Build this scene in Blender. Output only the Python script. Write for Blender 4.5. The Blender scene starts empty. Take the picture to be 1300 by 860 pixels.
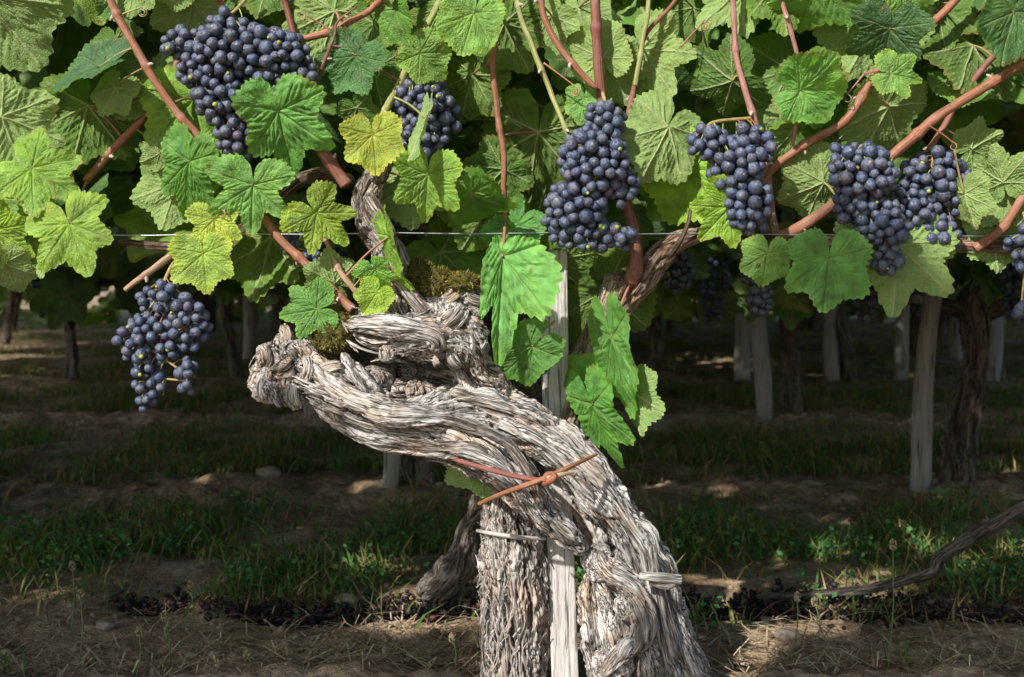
import bpy, math, random
import numpy as np
from mathutils import Vector, Matrix

# ------------------------------------------------------------------ camera, sky, sun, exposure
SC = bpy.context.scene
D0, F, HX, HY = 1.4, 1400.0, 650.0, 340.0      # camera to front row, focal length in px of the 1300 px photo, centre column, horizon
CH = 0.556                                     # camera height
cam_d = bpy.data.cameras.new('camera'); cam = bpy.data.objects.new('camera', cam_d); SC.collection.objects.link(cam)
cam.location = (0, -D0, CH); cam.rotation_euler = (math.radians(90), 0, 0)
cam_d.sensor_width = 36; cam_d.lens = F / 1300 * 36; cam_d.shift_y = -90 / 1300
cam_d.clip_start = 0.02; cam_d.clip_end = 600
cam_d.dof.use_dof = True; cam_d.dof.focus_distance = 1.39; cam_d.dof.aperture_fstop = 8.0
SC.camera = cam
SUN_EL, SUN_AZ = 38.0, 36.0                    # elevation; degrees to the left of straight behind the camera
w = bpy.data.worlds.new('World'); SC.world = w; w.use_nodes = True
nt = w.node_tree; bg = nt.nodes['Background']
sky = nt.nodes.new('ShaderNodeTexSky'); sky.sky_type = 'NISHITA'; sky.sun_disc = False
sky.sun_elevation = math.radians(SUN_EL); sky.sun_rotation = math.radians(180 + SUN_AZ)
nt.links.new(sky.outputs[0], bg.inputs[0]); bg.inputs[1].default_value = 0.15
sl = bpy.data.lights.new('sun', 'SUN'); sl.energy = 5.0; sl.angle = math.radians(1.0); sl.color = (1, 0.975, 0.94)
so = bpy.data.objects.new('sun', sl); SC.collection.objects.link(so)
_d = Vector((math.sin(math.radians(SUN_AZ)) * math.cos(math.radians(SUN_EL)), math.cos(math.radians(SUN_AZ)) * math.cos(math.radians(SUN_EL)), -math.sin(math.radians(SUN_EL))))
so.rotation_euler = _d.to_track_quat('-Z', 'Y').to_euler(); so.location = (-3, -5, 6)
SC.view_settings.view_transform = 'Standard'; SC.view_settings.look = 'None'
SC.view_settings.exposure = 0.70; SC.view_settings.gamma = 1.0
SC.render.engine = 'CYCLES'
SC.cycles.use_denoising = True
SC.cycles.max_bounces = 6; SC.cycles.diffuse_bounces = 3; SC.cycles.glossy_bounces = 2; SC.cycles.transmission_bounces = 3
SC.cycles.sample_clamp_indirect = 4.0

rng = np.random.default_rng(7); random.seed(7)
R = math.radians

# ------------------------------------------------------------------ helpers
def P(px, py, Y=0.0):
    k = (D0 + Y) / F
    return np.array([(px - HX) * k, Y, CH - (py - HY) * k])
def row_y(r): return 1.35 * (r - 1)            # row 1 is the front row

_pt = np.random.default_rng(3).permutation(256).astype(np.int64); _pt = np.concatenate([_pt, _pt, _pt])
_g = np.random.default_rng(4).normal(size=(256, 3)); _g /= np.linalg.norm(_g, axis=1)[:, None]
def pn(p):
    p = np.asarray(p, float); i = np.floor(p).astype(np.int64); f = p - i; i &= 255
    u = f * f * f * (f * (f * 6 - 15) + 10); out = 0
    for dx in (0, 1):
        a = _pt[i[:, 0] + dx]; wx = u[:, 0] if dx else 1 - u[:, 0]
        for dy in (0, 1):
            b = _pt[a + ((i[:, 1] + dy) & 255)]; wy = u[:, 1] if dy else 1 - u[:, 1]
            for dz in (0, 1):
                c = _pt[b + ((i[:, 2] + dz) & 255)]; wz = u[:, 2] if dz else 1 - u[:, 2]
                g = _g[c]
                out = out + wx * wy * wz * (g[:, 0] * (f[:, 0] - dx) + g[:, 1] * (f[:, 1] - dy) + g[:, 2] * (f[:, 2] - dz))
    return out * 1.6
def fbm(p, o=3):
    s = 0; a = 1.0; q = np.array(p, float)
    for _ in range(o): s = s + a * pn(q); a *= .5; q = q * 2.03 + 17.1
    return s

def mkmesh(name, V, faces, mats=(), attrs=None, smooth=True, fmat=None):
    """faces: list of (n,k) int arrays"""
    me = bpy.data.meshes.new(name); V = np.asarray(V, np.float32)
    me.vertices.add(len(V)); me.vertices.foreach_set('co', V.ravel())
    faces = [np.asarray(f) for f in faces if len(f)]
    loops = np.concatenate([f.ravel() for f in faces]).astype(np.int32)
    tot = np.concatenate([np.full(len(f), f.shape[1]) for f in faces]).astype(np.int32)
    me.loops.add(len(loops)); me.loops.foreach_set('vertex_index', loops)
    me.polygons.add(len(tot)); me.polygons.foreach_set('loop_start', np.concatenate([[0], np.cumsum(tot)[:-1]]).astype(np.int32))
    me.polygons.foreach_set('use_smooth', np.full(len(tot), smooth))
    if fmat is not None: me.polygons.foreach_set('material_index', np.asarray(fmat, np.int32))
    for m in mats: me.materials.append(m)
    for k, a in (attrs or {}).items():
        a = np.asarray(a, np.float32)
        if a.ndim == 1: me.attributes.new(k, 'FLOAT', 'POINT').data.foreach_set('value', a)
        elif a.shape[1] == 3: me.attributes.new(k, 'FLOAT_VECTOR', 'POINT').data.foreach_set('vector', a.ravel())
        else: me.attributes.new(k, 'FLOAT_COLOR', 'POINT').data.foreach_set('color', a.ravel())
    me.update(); me.validate()
    return me

class Acc:
    """collects pieces of one object"""
    def __init__(s): s.V = []; s.F = []; s.A = {}; s.n = 0; s.M = []
    def add(s, V, F, mi=0, **A):
        V = np.asarray(V, float); s.V.append(V)
        for f in F:
            if len(f): s.F.append(np.asarray(f) + s.n); s.M.append(np.full(len(f), mi))
        for k, a in A.items():
            a = np.asarray(a, float)
            if a.ndim == 0: a = np.full(len(V), float(a))
            elif a.ndim == 1 and len(a) in (3, 4) and len(V) != len(a): a = np.tile(a, (len(V), 1))
            s.A.setdefault(k, []).append(a)
        s.n += len(V)
    def mesh(s, name, mats, smooth=True):
        return mkmesh(name, np.concatenate(s.V), s.F, mats, {k: np.concatenate(a) for k, a in s.A.items()}, smooth, np.concatenate(s.M))

COL = SC.collection
def link(name, me, parent=None, loc=None):
    o = bpy.data.objects.new(name, me); COL.objects.link(o)
    if parent is not None: o.parent = parent
    if loc is not None: o.location = loc
    return o
def tag(o, label=None, cat=None, group=None, kind=None):
    if label: o['label'] = label
    if cat: o['category'] = cat
    if group: o['group'] = group
    if kind: o['kind'] = kind
    return o
def empty(name, loc=(0, 0, 0)):
    o = bpy.data.objects.new(name, None); COL.objects.link(o); o.location = loc; o.empty_display_size = .05
    return o

def smooth(pts, n):
    """Catmull-Rom through rows of pts (any dimension), n samples"""
    P_ = np.asarray(pts, float)
    if len(P_) == 2: P_ = np.array([P_[0], (P_[0] + P_[1]) / 2, P_[1]])
    q = np.vstack([2 * P_[0] - P_[1], P_, 2 * P_[-1] - P_[-2]])
    L = np.concatenate([[0], np.cumsum(np.linalg.norm(np.diff(P_[:, :3], axis=0), axis=1))])
    t = np.linspace(0, L[-1], n); k = np.clip(np.searchsorted(L, t, 'right') - 1, 0, len(P_) - 2)
    u = ((t - L[k]) / (L[k + 1] - L[k] + 1e-12))[:, None]
    a, b, c, d = q[k], q[k + 1], q[k + 2], q[k + 3]
    return .5 * (2 * b + (c - a) * u + (2 * a - 5 * b + 4 * c - d) * u ** 2 + (3 * b - a - 3 * c + d) * u ** 3)

def frames(C):
    T = np.gradient(C, axis=0); T /= np.linalg.norm(T, axis=1)[:, None] + 1e-12
    N = np.zeros_like(T); up = np.array([0, -1., 0]) if abs(T[0][1]) < .9 else np.array([1., 0, 0])
    n = up - T[0] * up.dot(T[0]); n /= np.linalg.norm(n); N[0] = n
    for i in range(1, len(C)):
        n = n - T[i] * n.dot(T[i]); n /= np.linalg.norm(n) + 1e-12; N[i] = n
    return T, N, np.cross(T, N)

def tube(C, r, ns, disp=None):
    """swept tube with end caps. disp(s, th, r) -> radial offset array. returns V, faces, s, th"""
    n = len(C); T, N, B = frames(C); r = np.broadcast_to(r, (n,)).astype(float)
    s = np.concatenate([[0], np.cumsum(np.linalg.norm(np.diff(C, axis=0), axis=1))])
    th = np.linspace(0, 2 * np.pi, ns, endpoint=False)
    S, TH = np.repeat(s, ns), np.tile(th, n); RR = np.repeat(r, ns)
    rad = RR.copy()
    if disp is not None: rad = rad + disp(S, TH, RR)
    d = np.repeat(N, ns, 0) * np.cos(TH)[:, None] + np.repeat(B, ns, 0) * np.sin(TH)[:, None]
    V = np.repeat(C, ns, 0) + d * rad[:, None]
    i = np.arange(n - 1)[:, None] * ns; j = np.arange(ns)[None]; j2 = (j + 1) % ns
    Q = np.stack([i + j, i + j2, i + ns + j2, i + ns + j], -1).reshape(-1, 4)
    V = np.vstack([V, C[0], C[-1]]); a, b = n * ns, n * ns + 1; jj = np.arange(ns); jn = (jj + 1) % ns
    cap = np.concatenate([np.stack([jn, jj, np.full(ns, a)], 1), np.stack([(n - 1) * ns + jj, (n - 1) * ns + jn, np.full(ns, b)], 1)])
    return V, [Q, cap], np.append(S, [0, s[-1]]), np.append(TH, [0, 0]), np.append(RR, [0, 0])

# ------------------------------------------------------------------ materials
def newmat(name):
    m = bpy.data.materials.new(name); m.use_nodes = True; t = m.node_tree
    t.nodes.clear(); o = t.nodes.new('ShaderNodeOutputMaterial')
    return m, t, o
def N(t, typ, **kw):
    n = t.nodes.new(typ)
    for k, v in kw.items():
        if k.startswith('i_'):
            key = k[2:]; key = int(key) if key.isdigit() else key.replace('_', ' ')
            if hasattr(v, 'links') or isinstance(v, bpy.types.NodeSocket): t.links.new(v, n.inputs[key])
            else: n.inputs[key].default_value = v
        else: setattr(n, k, v)
    return n
def L(t, a, b): t.links.new(a, b)
def attr(t, name): return N(t, 'ShaderNodeAttribute', attribute_name=name)
def mixc(t, f, a, b, blend='MIX'):
    n = t.nodes.new('ShaderNodeMix'); n.data_type = 'RGBA'; n.blend_type = blend
    for s, v in ((n.inputs[0], f), (n.inputs[6], a), (n.inputs[7], b)):
        if isinstance(v, bpy.types.NodeSocket): L(t, v, s)
        elif isinstance(v, (tuple, list)): s.default_value = (*v[:3], 1)
        else: s.default_value = v
    return n.outputs[2]
def ramp(t, f, stops):
    n = t.nodes.new('ShaderNodeValToRGB'); e = n.color_ramp.elements
    while len(e) < len(stops): e.new(.5)
    for k, (p, c) in enumerate(stops): e[k].position = p; e[k].color = (*(c if isinstance(c, tuple) else (c, c, c)), 1)
    L(t, f, n.inputs[0]); return n.outputs[0]
def noise(t, vec, scale, detail=3, rough=.55, vs=None):
    if vs is not None:
        m = N(t, 'ShaderNodeVectorMath', operation='MULTIPLY'); L(t, vec, m.inputs[0]); m.inputs[1].default_value = vs; vec = m.outputs[0]
    n = N(t, 'ShaderNodeTexNoise', i_Scale=scale, i_Detail=detail, i_Roughness=rough); L(t, vec, n.inputs['Vector']); return n.outputs['Fac']
def math_(t, op, a, b=None, clamp=False):
    n = N(t, 'ShaderNodeMath', operation=op, use_clamp=clamp)
    for i, v in enumerate((a, b)):
        if v is None: continue
        if isinstance(v, bpy.types.NodeSocket): L(t, v, n.inputs[i])
        else: n.inputs[i].default_value = v
    return n.outputs[0]
def bump(t, h, strength, dist, normal=None):
    n = N(t, 'ShaderNodeBump', i_Strength=strength, i_Distance=dist); L(t, h, n.inputs['Height'])
    if normal is not None: L(t, normal, n.inputs['Normal'])
    return n.outputs[0]
def princ(t, o, col, rough=.7, spec=.3, nrm=None):
    p = N(t, 'ShaderNodeBsdfPrincipled')
    if isinstance(col, bpy.types.NodeSocket): L(t, col, p.inputs['Base Color'])
    else: p.inputs['Base Color'].default_value = (*col, 1)
    if isinstance(rough, bpy.types.NodeSocket): L(t, rough, p.inputs['Roughness'])
    else: p.inputs['Roughness'].default_value = rough
    p.inputs['Specular IOR Level'].default_value = spec
    if nrm is not None: L(t, nrm, p.inputs['Normal'])
    if o is not None: L(t, p.outputs[0], o.inputs[0])
    return p

def leaf_material(name, detail=True):
    m, t, o = newmat(name)
    c = attr(t, 'lc'); ve = attr(t, 'vein'); ed = attr(t, 'edge'); lp = attr(t, 'lp').outputs['Vector']
    geo = N(t, 'ShaderNodeNewGeometry'); back = geo.outputs['Backfacing']
    n1 = noise(t, lp, 45, 4); n2 = noise(t, lp, 420, 2)
    base = mixc(t, 1.0, c.outputs['Color'], ramp(t, n1, [(.3, .62), (.7, 1.25)]), 'MULTIPLY')
    yel = mixc(t, 1.0, c.outputs['Color'], (2.0, 1.5, .9), 'MULTIPLY')
    base = mixc(t, math_(t, 'MULTIPLY', ramp(t, noise(t, lp, 14, 3), [(.5, 0.), (.72, 1.)]), .4), base, yel)
    base = mixc(t, math_(t, 'MULTIPLY', ed.outputs['Fac'], .5), base, yel)
    burn = math_(t, 'MULTIPLY', ramp(t, ed.outputs['Fac'], [(.12, 0.), (.6, 1.)]), ramp(t, noise(t, lp, 9, 3), [(.54, 0.), (.64, .85)]))
    base = mixc(t, burn, base, (.20, .10, .035))
    vcol = mixc(t, .55, base, (.36, .42, .16))
    front = mixc(t, math_(t, 'MULTIPLY', ve.outputs['Fac'], .55, True), base, vcol)
    # powdery spray residue and small brown specks on the upper side
    front = mixc(t, math_(t, 'MULTIPLY', ramp(t, noise(t, lp, 900, 2, .7), [(.56, 0.), (.7, 1.)]), ramp(t, noise(t, lp, 30, 2), [(.4, 0.), (.75, .55)])), front, (.5, .58, .45))
    front = mixc(t, ramp(t, noise(t, lp, 75, 1), [(.70, 0.), (.76, .8)]), front, (.16, .08, .03))
    pale = mixc(t, c.outputs['Alpha'], base, (.32, .445, .15))
    bk = mixc(t, math_(t, 'MULTIPLY', ve.outputs['Fac'], .7, True), pale, (.50, .52, .27))
    bk = mixc(t, .5, bk, mixc(t, 1.0, bk, ramp(t, n2, [(.35, .7), (.65, 1.2)]), 'MULTIPLY'))
    col = mixc(t, back, front, bk)
    nrm = None
    if detail:
        vo = N(t, 'ShaderNodeTexVoronoi', i_Scale=330.0); vo.feature = 'DISTANCE_TO_EDGE'; L(t, lp, vo.inputs['Vector'])
        h = math_(t, 'ADD', ramp(t, vo.outputs[0], [(0., 0.), (.22, 1.)]), math_(t, 'MULTIPLY', n2, .8))
        h = math_(t, 'ADD', h, math_(t, 'MULTIPLY', noise(t, lp, 110, 3), 1.1))
        nrm = bump(t, h, .55, .0012)
    p = princ(t, None, col, mixc(t, back, (.46, .46, .46), (.85, .85, .85)), .38, nrm)
    tr = N(t, 'ShaderNodeBsdfTranslucent'); L(t, mixc(t, 1.0, base, (2.3, 2.1, .55), 'MULTIPLY'), tr.inputs[0])
    mx = N(t, 'ShaderNodeMixShader', i_0=.33); L(t, p.outputs[0], mx.inputs[1]); L(t, tr.outputs[0], mx.inputs[2]); L(t, mx.outputs[0], o.inputs[0])
    return m
M_LEAF = leaf_material('vine_leaf'); M_LEAF_FAR = leaf_material('vine_leaf_far', False)

def bark_material(name, pale, mid, deep, warm, fs=1.0, bs=1.0):
    m, t, o = newmat(name); fib = attr(t, 'fib').outputs['Vector']; h = attr(t, 'h').outputs['Fac']
    n1 = noise(t, fib, 1.0, 4, .6, (8 * fs, 420 * fs, 420 * fs)); n2 = noise(t, fib, 1.0, 3, .55, (16 * fs, 1300 * fs, 1300 * fs))
    n3 = noise(t, fib, 22.0, 3)
    r1 = noise(t, fib, 1.0, 3, .6, (7 * fs, 210 * fs, 210 * fs)); r2 = noise(t, fib, 1.0, 2, .6, (12 * fs, 560 * fs, 560 * fs))
    def line(n, w_): return ramp(t, math_(t, 'ABSOLUTE', math_(t, 'SUBTRACT', n, .5)), [(0., 0.), (w_, 1.)])
    k1, k2 = line(r1, .030), line(r2, .026); cr = math_(t, 'MULTIPLY', k1, math_(t, 'ADD', math_(t, 'MULTIPLY', k2, .65), .35))
    k = math_(t, 'ADD', h, math_(t, 'MULTIPLY', math_(t, 'SUBTRACT', n1, .5), .55))
    c = ramp(t, k, [(.02, deep), (.22, mid), (.55, pale), (.95, tuple(min(1, x * 1.25) for x in pale))])
    c = mixc(t, math_(t, 'MULTIPLY', ramp(t, n3, [(.48, 0.), (.66, 1.)]), .65), c, mixc(t, 1.0, c, warm, 'MULTIPLY'))
    c = mixc(t, .8, c, mixc(t, 1.0, c, ramp(t, n2, [(.3, .7), (.6, 1.1)]), 'MULTIPLY'))
    c = mixc(t, cr, mixc(t, .12, deep, mid), c)
    hh = math_(t, 'ADD', math_(t, 'MULTIPLY', n1, 1.6), math_(t, 'ADD', math_(t, 'MULTIPLY', n2, .9), math_(t, 'MULTIPLY', cr, 1.1)))
    princ(t, o, c, .85, .2, bump(t, hh, 1.0 * bs, .0026))
    return m
M_BARK = bark_material('old_vine_bark', (.47, .435, .395), (.17, .14, .115), (.025, .017, .012), (.95, .68, .46))
M_SHAG = bark_material('shaggy_bark', (.44, .395, .35), (.18, .145, .12), (.04, .027, .02), (1.0, .74, .55))
M_ARM = bark_material('brown_vine_bark', (.30, .225, .165), (.13, .085, .055), (.035, .02, .014), (1.05, .68, .46))
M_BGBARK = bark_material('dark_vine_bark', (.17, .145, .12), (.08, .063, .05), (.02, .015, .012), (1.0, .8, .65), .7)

def cane_material():
    m, t, o = newmat('vine_cane'); fib = attr(t, 'fib').outputs['Vector']; c = attr(t, 'lc').outputs['Color']
    n1 = noise(t, fib, 1.0, 4, .65, (14, 800, 800)); n2 = noise(t, fib, 45.0, 3)
    col = mixc(t, 1.0, c, ramp(t, n1, [(.32, .35), (.62, 1.2)]), 'MULTIPLY')
    col = mixc(t, ramp(t, n2, [(.5, 0.), (.8, .55)]), col, mixc(t, .5, col, (.45, .34, .27)))
    col = mixc(t, ramp(t, noise(t, fib, 300.0, 1), [(.70, 0.), (.76, .6)]), col, (.07, .04, .03))
    princ(t, o, col, .58, .35, bump(t, n1, .8, .001)); return m
M_CANE = cane_material()

def wood_material(name, a, b, vs=(900, 900, 12)):
    m, t, o = newmat(name); tc = N(t, 'ShaderNodeTexCoord').outputs['Object']
    n1 = noise(t, tc, 1.0, 5, .6, vs); n2 = noise(t, tc, 1.0, 3, .6, (vs[0] * .17, vs[1] * .17, vs[2] * .5)); n3 = noise(t, tc, 9.0, 3)
    col = mixc(t, ramp(t, n1, [(.3, 0.), (.65, 1.)]), b, a)
    col = mixc(t, ramp(t, n2, [(.58, 0.), (.66, .75)]), col, tuple(x * .25 for x in b))
    col = mixc(t, ramp(t, n3, [(.4, 0.), (.7, .4)]), col, mixc(t, 1.0, col, (.72, .7, .68), 'MULTIPLY'))
    princ(t, o, col, .85, .2, bump(t, math_(t, 'SUBTRACT', n1, math_(t, 'MULTIPLY', ramp(t, n2, [(.56, 0.), (.66, 1.)]), 1.5)), .7, .0012)); return m
M_POST = wood_material('weathered_post', (.50, .47, .43), (.26, .235, .21))
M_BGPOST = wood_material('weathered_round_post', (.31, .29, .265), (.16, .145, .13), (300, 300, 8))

def simple(name, col, rough=.7, spec=.3, ns=60, var=.4, metal=0):
    m, t, o = newmat(name); tc = N(t, 'ShaderNodeTexCoord').outputs['Object']
    n1 = noise(t, tc, ns, 3)
    p = princ(t, o, mixc(t, 1.0, col, ramp(t, n1, [(.3, 1 - var), (.7, 1 + var)]), 'MULTIPLY'), rough, spec, bump(t, n1, .3, .002))
    p.inputs['Metallic'].default_value = metal
    return m
M_WIRE = simple('galvanised_wire', (.28, .29, .30), .4, .5, 200, .2, .8)
M_STONE = simple('stone', (.22, .18, .135), .9, .2, 40, .35)
M_CUT = simple('cut_wood', (.31, .26, .205), .8, .2, 300, .25)

def lc_material(name, rough=.6, spec=.3, trans=0.0, vs=200):
    m, t, o = newmat(name); c = attr(t, 'lc').outputs['Color']; tc = N(t, 'ShaderNodeTexCoord').outputs['Object']
    col = mixc(t, 1.0, c, ramp(t, noise(t, tc, vs, 2), [(.3, .7), (.7, 1.25)]), 'MULTIPLY')
    p = princ(t, None, col, rough, spec)
    if trans:
        tr = N(t, 'ShaderNodeBsdfTranslucent'); L(t, mixc(t, 1.0, col, (1.8, 1.8, .6), 'MULTIPLY'), tr.inputs[0])
        mx = N(t, 'ShaderNodeMixShader', i_0=trans); L(t, p.outputs[0], mx.inputs[1]); L(t, tr.outputs[0], mx.inputs[2]); L(t, mx.outputs[0], o.inputs[0])
    else: L(t, p.outputs[0], o.inputs[0])
    return m
M_GRASS = lc_material('grass', .55, .3, .25); M_STRAW = lc_material('dry_straw', .8, .2); M_MOSS = lc_material('moss', .9, .1, .1)
M_STALK = lc_material('bunch_stalk', .6, .3)

def grape_material():
    m, t, o = newmat('grape_skin'); oi = N(t, 'ShaderNodeObjectInfo'); tc = N(t, 'ShaderNodeTexCoord').outputs['Object']
    off = N(t, 'ShaderNodeVectorMath', operation='SCALE'); L(t, oi.outputs['Location'], off.inputs[0]); off.inputs['Scale'].default_value = 37.0
    ad = N(t, 'ShaderNodeVectorMath', operation='ADD'); L(t, tc, ad.inputs[0]); L(t, off.outputs[0], ad.inputs[1]); v = ad.outputs[0]
    c = attr(t, 'lc').outputs['Color']; skin = mixc(t, 1.0, c, oi.outputs['Color'], 'MULTIPLY')
    n1 = noise(t, v, 2.3, 5, .68); n2 = noise(t, v, 11.0, 3, .75); n3 = noise(t, v, .9, 2)
    lw = N(t, 'ShaderNodeLayerWeight', i_Blend=.35).outputs['Facing']
    bloom = math_(t, 'MULTIPLY', ramp(t, n1, [(.36, .12), (.60, 1.)]), ramp(t, n2, [(.3, .35), (.6, 1.)]))
    bloom = math_(t, 'MULTIPLY', bloom, ramp(t, n3, [(.36, .35), (.6, 1.)]))
    bl = mixc(t, 1.0, mixc(t, oi.outputs['Random'], (.10, .145, .235), (.18, .195, .225)), c, 'MULTIPLY')
    col = mixc(t, math_(t, 'MULTIPLY', bloom, .85), skin, bl)
    col = mixc(t, attr(t, 'spot').outputs['Fac'], col, (.30, .22, .14))
    princ(t, o, col, ramp(t, bloom, [(.1, .25), (.7, .55)]), .5, bump(t, n2, .25, .02)); return m
M_GRAPE = grape_material()

def soil_material():
    m, t, o = newmat('vineyard_soil'); tc = N(t, 'ShaderNodeTexCoord').outputs['Object']; cov = attr(t, 'cover').outputs['Fac']
    n1 = noise(t, tc, 9, 5); n2 = noise(t, tc, 60, 4); n3 = noise(t, tc, 2.2, 4); n4 = noise(t, tc, 260, 3)
    c = ramp(t, n1, [(.3, (.17, .105, .06)), (.5, (.32, .215, .13)), (.7, (.48, .36, .235))])
    c = mixc(t, 1.0, c, ramp(t, n2, [(.3, .55), (.7, 1.3)]), 'MULTIPLY')
    c = mixc(t, ramp(t, n4, [(.66, 0.), (.74, .7)]), c, (.36, .31, .25))
    g = mixc(t, ramp(t, n2, [(.35, 0.), (.65, 1.)]), (.045, .065, .015), (.13, .10, .035))
    c = mixc(t, math_(t, 'MULTIPLY', cov, ramp(t, n1, [(.3, .3), (.6, .9)])), c, g)
    c = mixc(t, attr(t, 'pit').outputs['Fac'], c, (.018, .012, .01))
    h = math_(t, 'ADD', math_(t, 'MULTIPLY', n2, 1.2), math_(t, 'MULTIPLY', n4, .5))
    princ(t, o, c, .95, .15, bump(t, h, .9, .012)); return m
M_SOIL = soil_material()

# ------------------------------------------------------------------ leaf shapes
def leaf_outline(seed, sinus, lob=1.0):
    r_ = np.random.default_rng(seed)
    j = lambda a: a * (1 + r_.uniform(-.07, .07))
    def side():
        if sinus > 1: return [(0, 1.0), (27, j(.52)), (50, j(.84)), (79, j(.74)), (106, .48), (132, .28), (155, .18), (171, .12), (180, .05)]
        return [(0, 1.0), (25 + r_.uniform(-3, 3), j(.86) * (1 - .48 * sinus)), (50, j(.93)), (79, j(.80) * (1 - .55 * sinus)), (106, j(.80)), (132, j(.68)), (155, j(.56)), (171, j(.36)), (180, .05)]
    return side(), side()
def base_leaf(seed, sinus, nteeth=44, per=6, rings=15):
    A, B = leaf_outline(seed, sinus); na = nteeth * per
    th = np.linspace(-180, 180, na, endpoint=False)
    def rad(side, a):
        x = np.array([p[0] for p in side], float); y = np.array([p[1] for p in side], float)
        k = np.clip(np.searchsorted(x, a, 'right') - 1, 0, len(x) - 2); u = (a - x[k]) / (x[k + 1] - x[k])
        peak = np.array([1, 0, 1, 0, 1, .5, .5, .5, .5])
        u2 = .5 - .5 * np.cos(np.pi * u)
        # sharper at lobe tips, rounder in sinuses
        u3 = np.where(peak[k] > peak[k + 1], u ** .85, np.where(peak[k] < peak[k + 1], u ** 1.2, u))
        return y[k] + (y[k + 1] - y[k]) * (.6 * u2 + .4 * u3)
    r0 = np.where(th >= 0, rad(A, np.abs(th)), rad(B, np.abs(th)))
    r_ = np.random.default_rng(seed + 99)
    tooth = np.zeros(na)
    for k in range(nteeth):
        amp = .055 * r_.uniform(.5, 1.35)
        ph = np.arange(per) / per; saw = np.where(ph < .6, ph / .6, (1 - ph) / .4)
        tooth[k * per:(k + 1) * per] = amp * (saw - .4)
    tooth *= np.clip((180 - np.abs(th)) / 25, 0, 1) * np.clip(r0 / .5, 0, 1)
    rho = (np.arange(1, rings + 1) / rings) ** .85
    RR = rho[:, None] * (r0[None] + tooth[None] * (rho[:, None] ** 7)); TH = np.radians(th)[None]
    X = RR * np.sin(TH); Y = RR * np.cos(TH)
    # let radial lines bend a little so the mesh follows the blade
    V2 = np.concatenate([[[0, 0]], np.stack([X.ravel(), Y.ravel()], 1)])
    # veins
    segs = []
    for a, ln in ((0, .97), (50, .88), (-50, .88), (106, .72), (-106, .72)):
        d = np.array([math.sin(R(a)), math.cos(R(a))]); segs.append((np.zeros(2), d * ln, .016, 1.0))
        for q, sgn in [(q, s) for q in np.arange(.16, .92, .135) for s in (-1, 1)]:
            q2 = q + r_.uniform(-.02, .02) + (.05 if sgn > 0 else 0)
            a2 = R(a + sgn * (42 + r_.uniform(-4, 4))); st = d * ln * q2
            l2 = ln * (.40 * (1 - q2) + .13)
            segs.append((st, st + l2 * np.array([math.sin(a2), math.cos(a2)]), .008, .55))
    vein = np.zeros(len(V2)); dm = np.full(len(V2), 9.)
    for a, b, wd, st in segs:
        ab = b - a; tt = np.clip(((V2 - a) @ ab) / (ab @ ab), 0, 1); dd = np.linalg.norm(V2 - a - tt[:, None] * ab, axis=1)
        wl = wd * (1.15 - .7 * tt); vein = np.maximum(vein, st * np.exp(-(dd / wl) ** 2)); dm = np.minimum(dm, dd / (1 if st == 1 else .8))
    edge = np.concatenate([[0], np.repeat(rho ** 14, na)])
    i = (np.arange(rings - 1)[:, None] * na + 1); jx = np.arange(na)[None]; j2 = (jx + 1) % na
    Q = np.stack([i + jx, i + na + jx, i + na + j2, i + j2], -1).reshape(-1, 4)
    jj = np.arange(na); T = np.stack([np.zeros(na, int), 1 + jj, 1 + (jj + 1) % na], 1)
    Q = Q[:, ::-1]; T = T[:, ::-1]
    return dict(V=V2, Q=Q, T=T, vein=vein, dm=dm, edge=edge, rr=np.linalg.norm(V2, axis=1), th=np.arctan2(V2[:, 0], V2[:, 1]))
HI = {}
def hi(sinus, v):
    s = round(sinus * 4) / 4
    k = (s, v % 6)
    if k not in HI: HI[k] = base_leaf(10 * int(s * 4) + v % 6, s)
    return HI[k]
LO = [base_leaf(200 + k, [.1, .25, .45, .3, .6, .2][k], 22, 3, 5) for k in range(6)]
TINY = [base_leaf(300 + k, [.2, .4, .3][k], 11, 2, 2) for k in range(3)]

def deform(b, Ln, fold=0., cup=0., droop=0., wave=.05, puck=1.0, rs=0, curl=0., sl_=1., sr_=1.):
    r_ = np.random.default_rng(rs); x = b['V'][:, 0] * r_.uniform(.94, 1.08); x = np.where(x < 0, x * sl_, x * sr_); y = b['V'][:, 1].copy(); rr = b['rr']; th = b['th']
    z = .034 * puck * np.sqrt(np.minimum(b['dm'], .05) / .05) - .016 * puck * b['vein']
    z += wave * rr ** 2 * (np.sin(5 * th + r_.uniform(0, 6.3)) * .6 + np.sin(9 * th + r_.uniform(0, 6.3)) * .35 + np.sin(3 * th + r_.uniform(0, 6.3)) * .7)
    q = np.stack([x * 3.1 + r_.uniform(0, 50), y * 3.1 + r_.uniform(0, 50), np.zeros_like(x)], 1); z += .055 * pn(q) * (.3 + rr)
    q = q * 4.2; z += .018 * puck * pn(q); q = q * 2.3; z += .007 * puck * pn(q)
    z += cup * rr ** 2
    # fold along the midrib
    ax = np.abs(x); fa = fold
    x2 = np.sign(x) * ax * np.cos(fa); z2 = z + ax * np.sin(fa) * (1 - np.exp(-ax * 12))
    # droop: bend towards -z with y
    k = droop
    if abs(k) > 1e-3:
        a = k * (y + .2); yn = np.sin(a) / k - .2; zn = z2 * np.cos(a) - (1 - np.cos(a)) / k; y, z2 = yn, zn
    return np.stack([x2, y, z2], 1) * Ln

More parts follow.
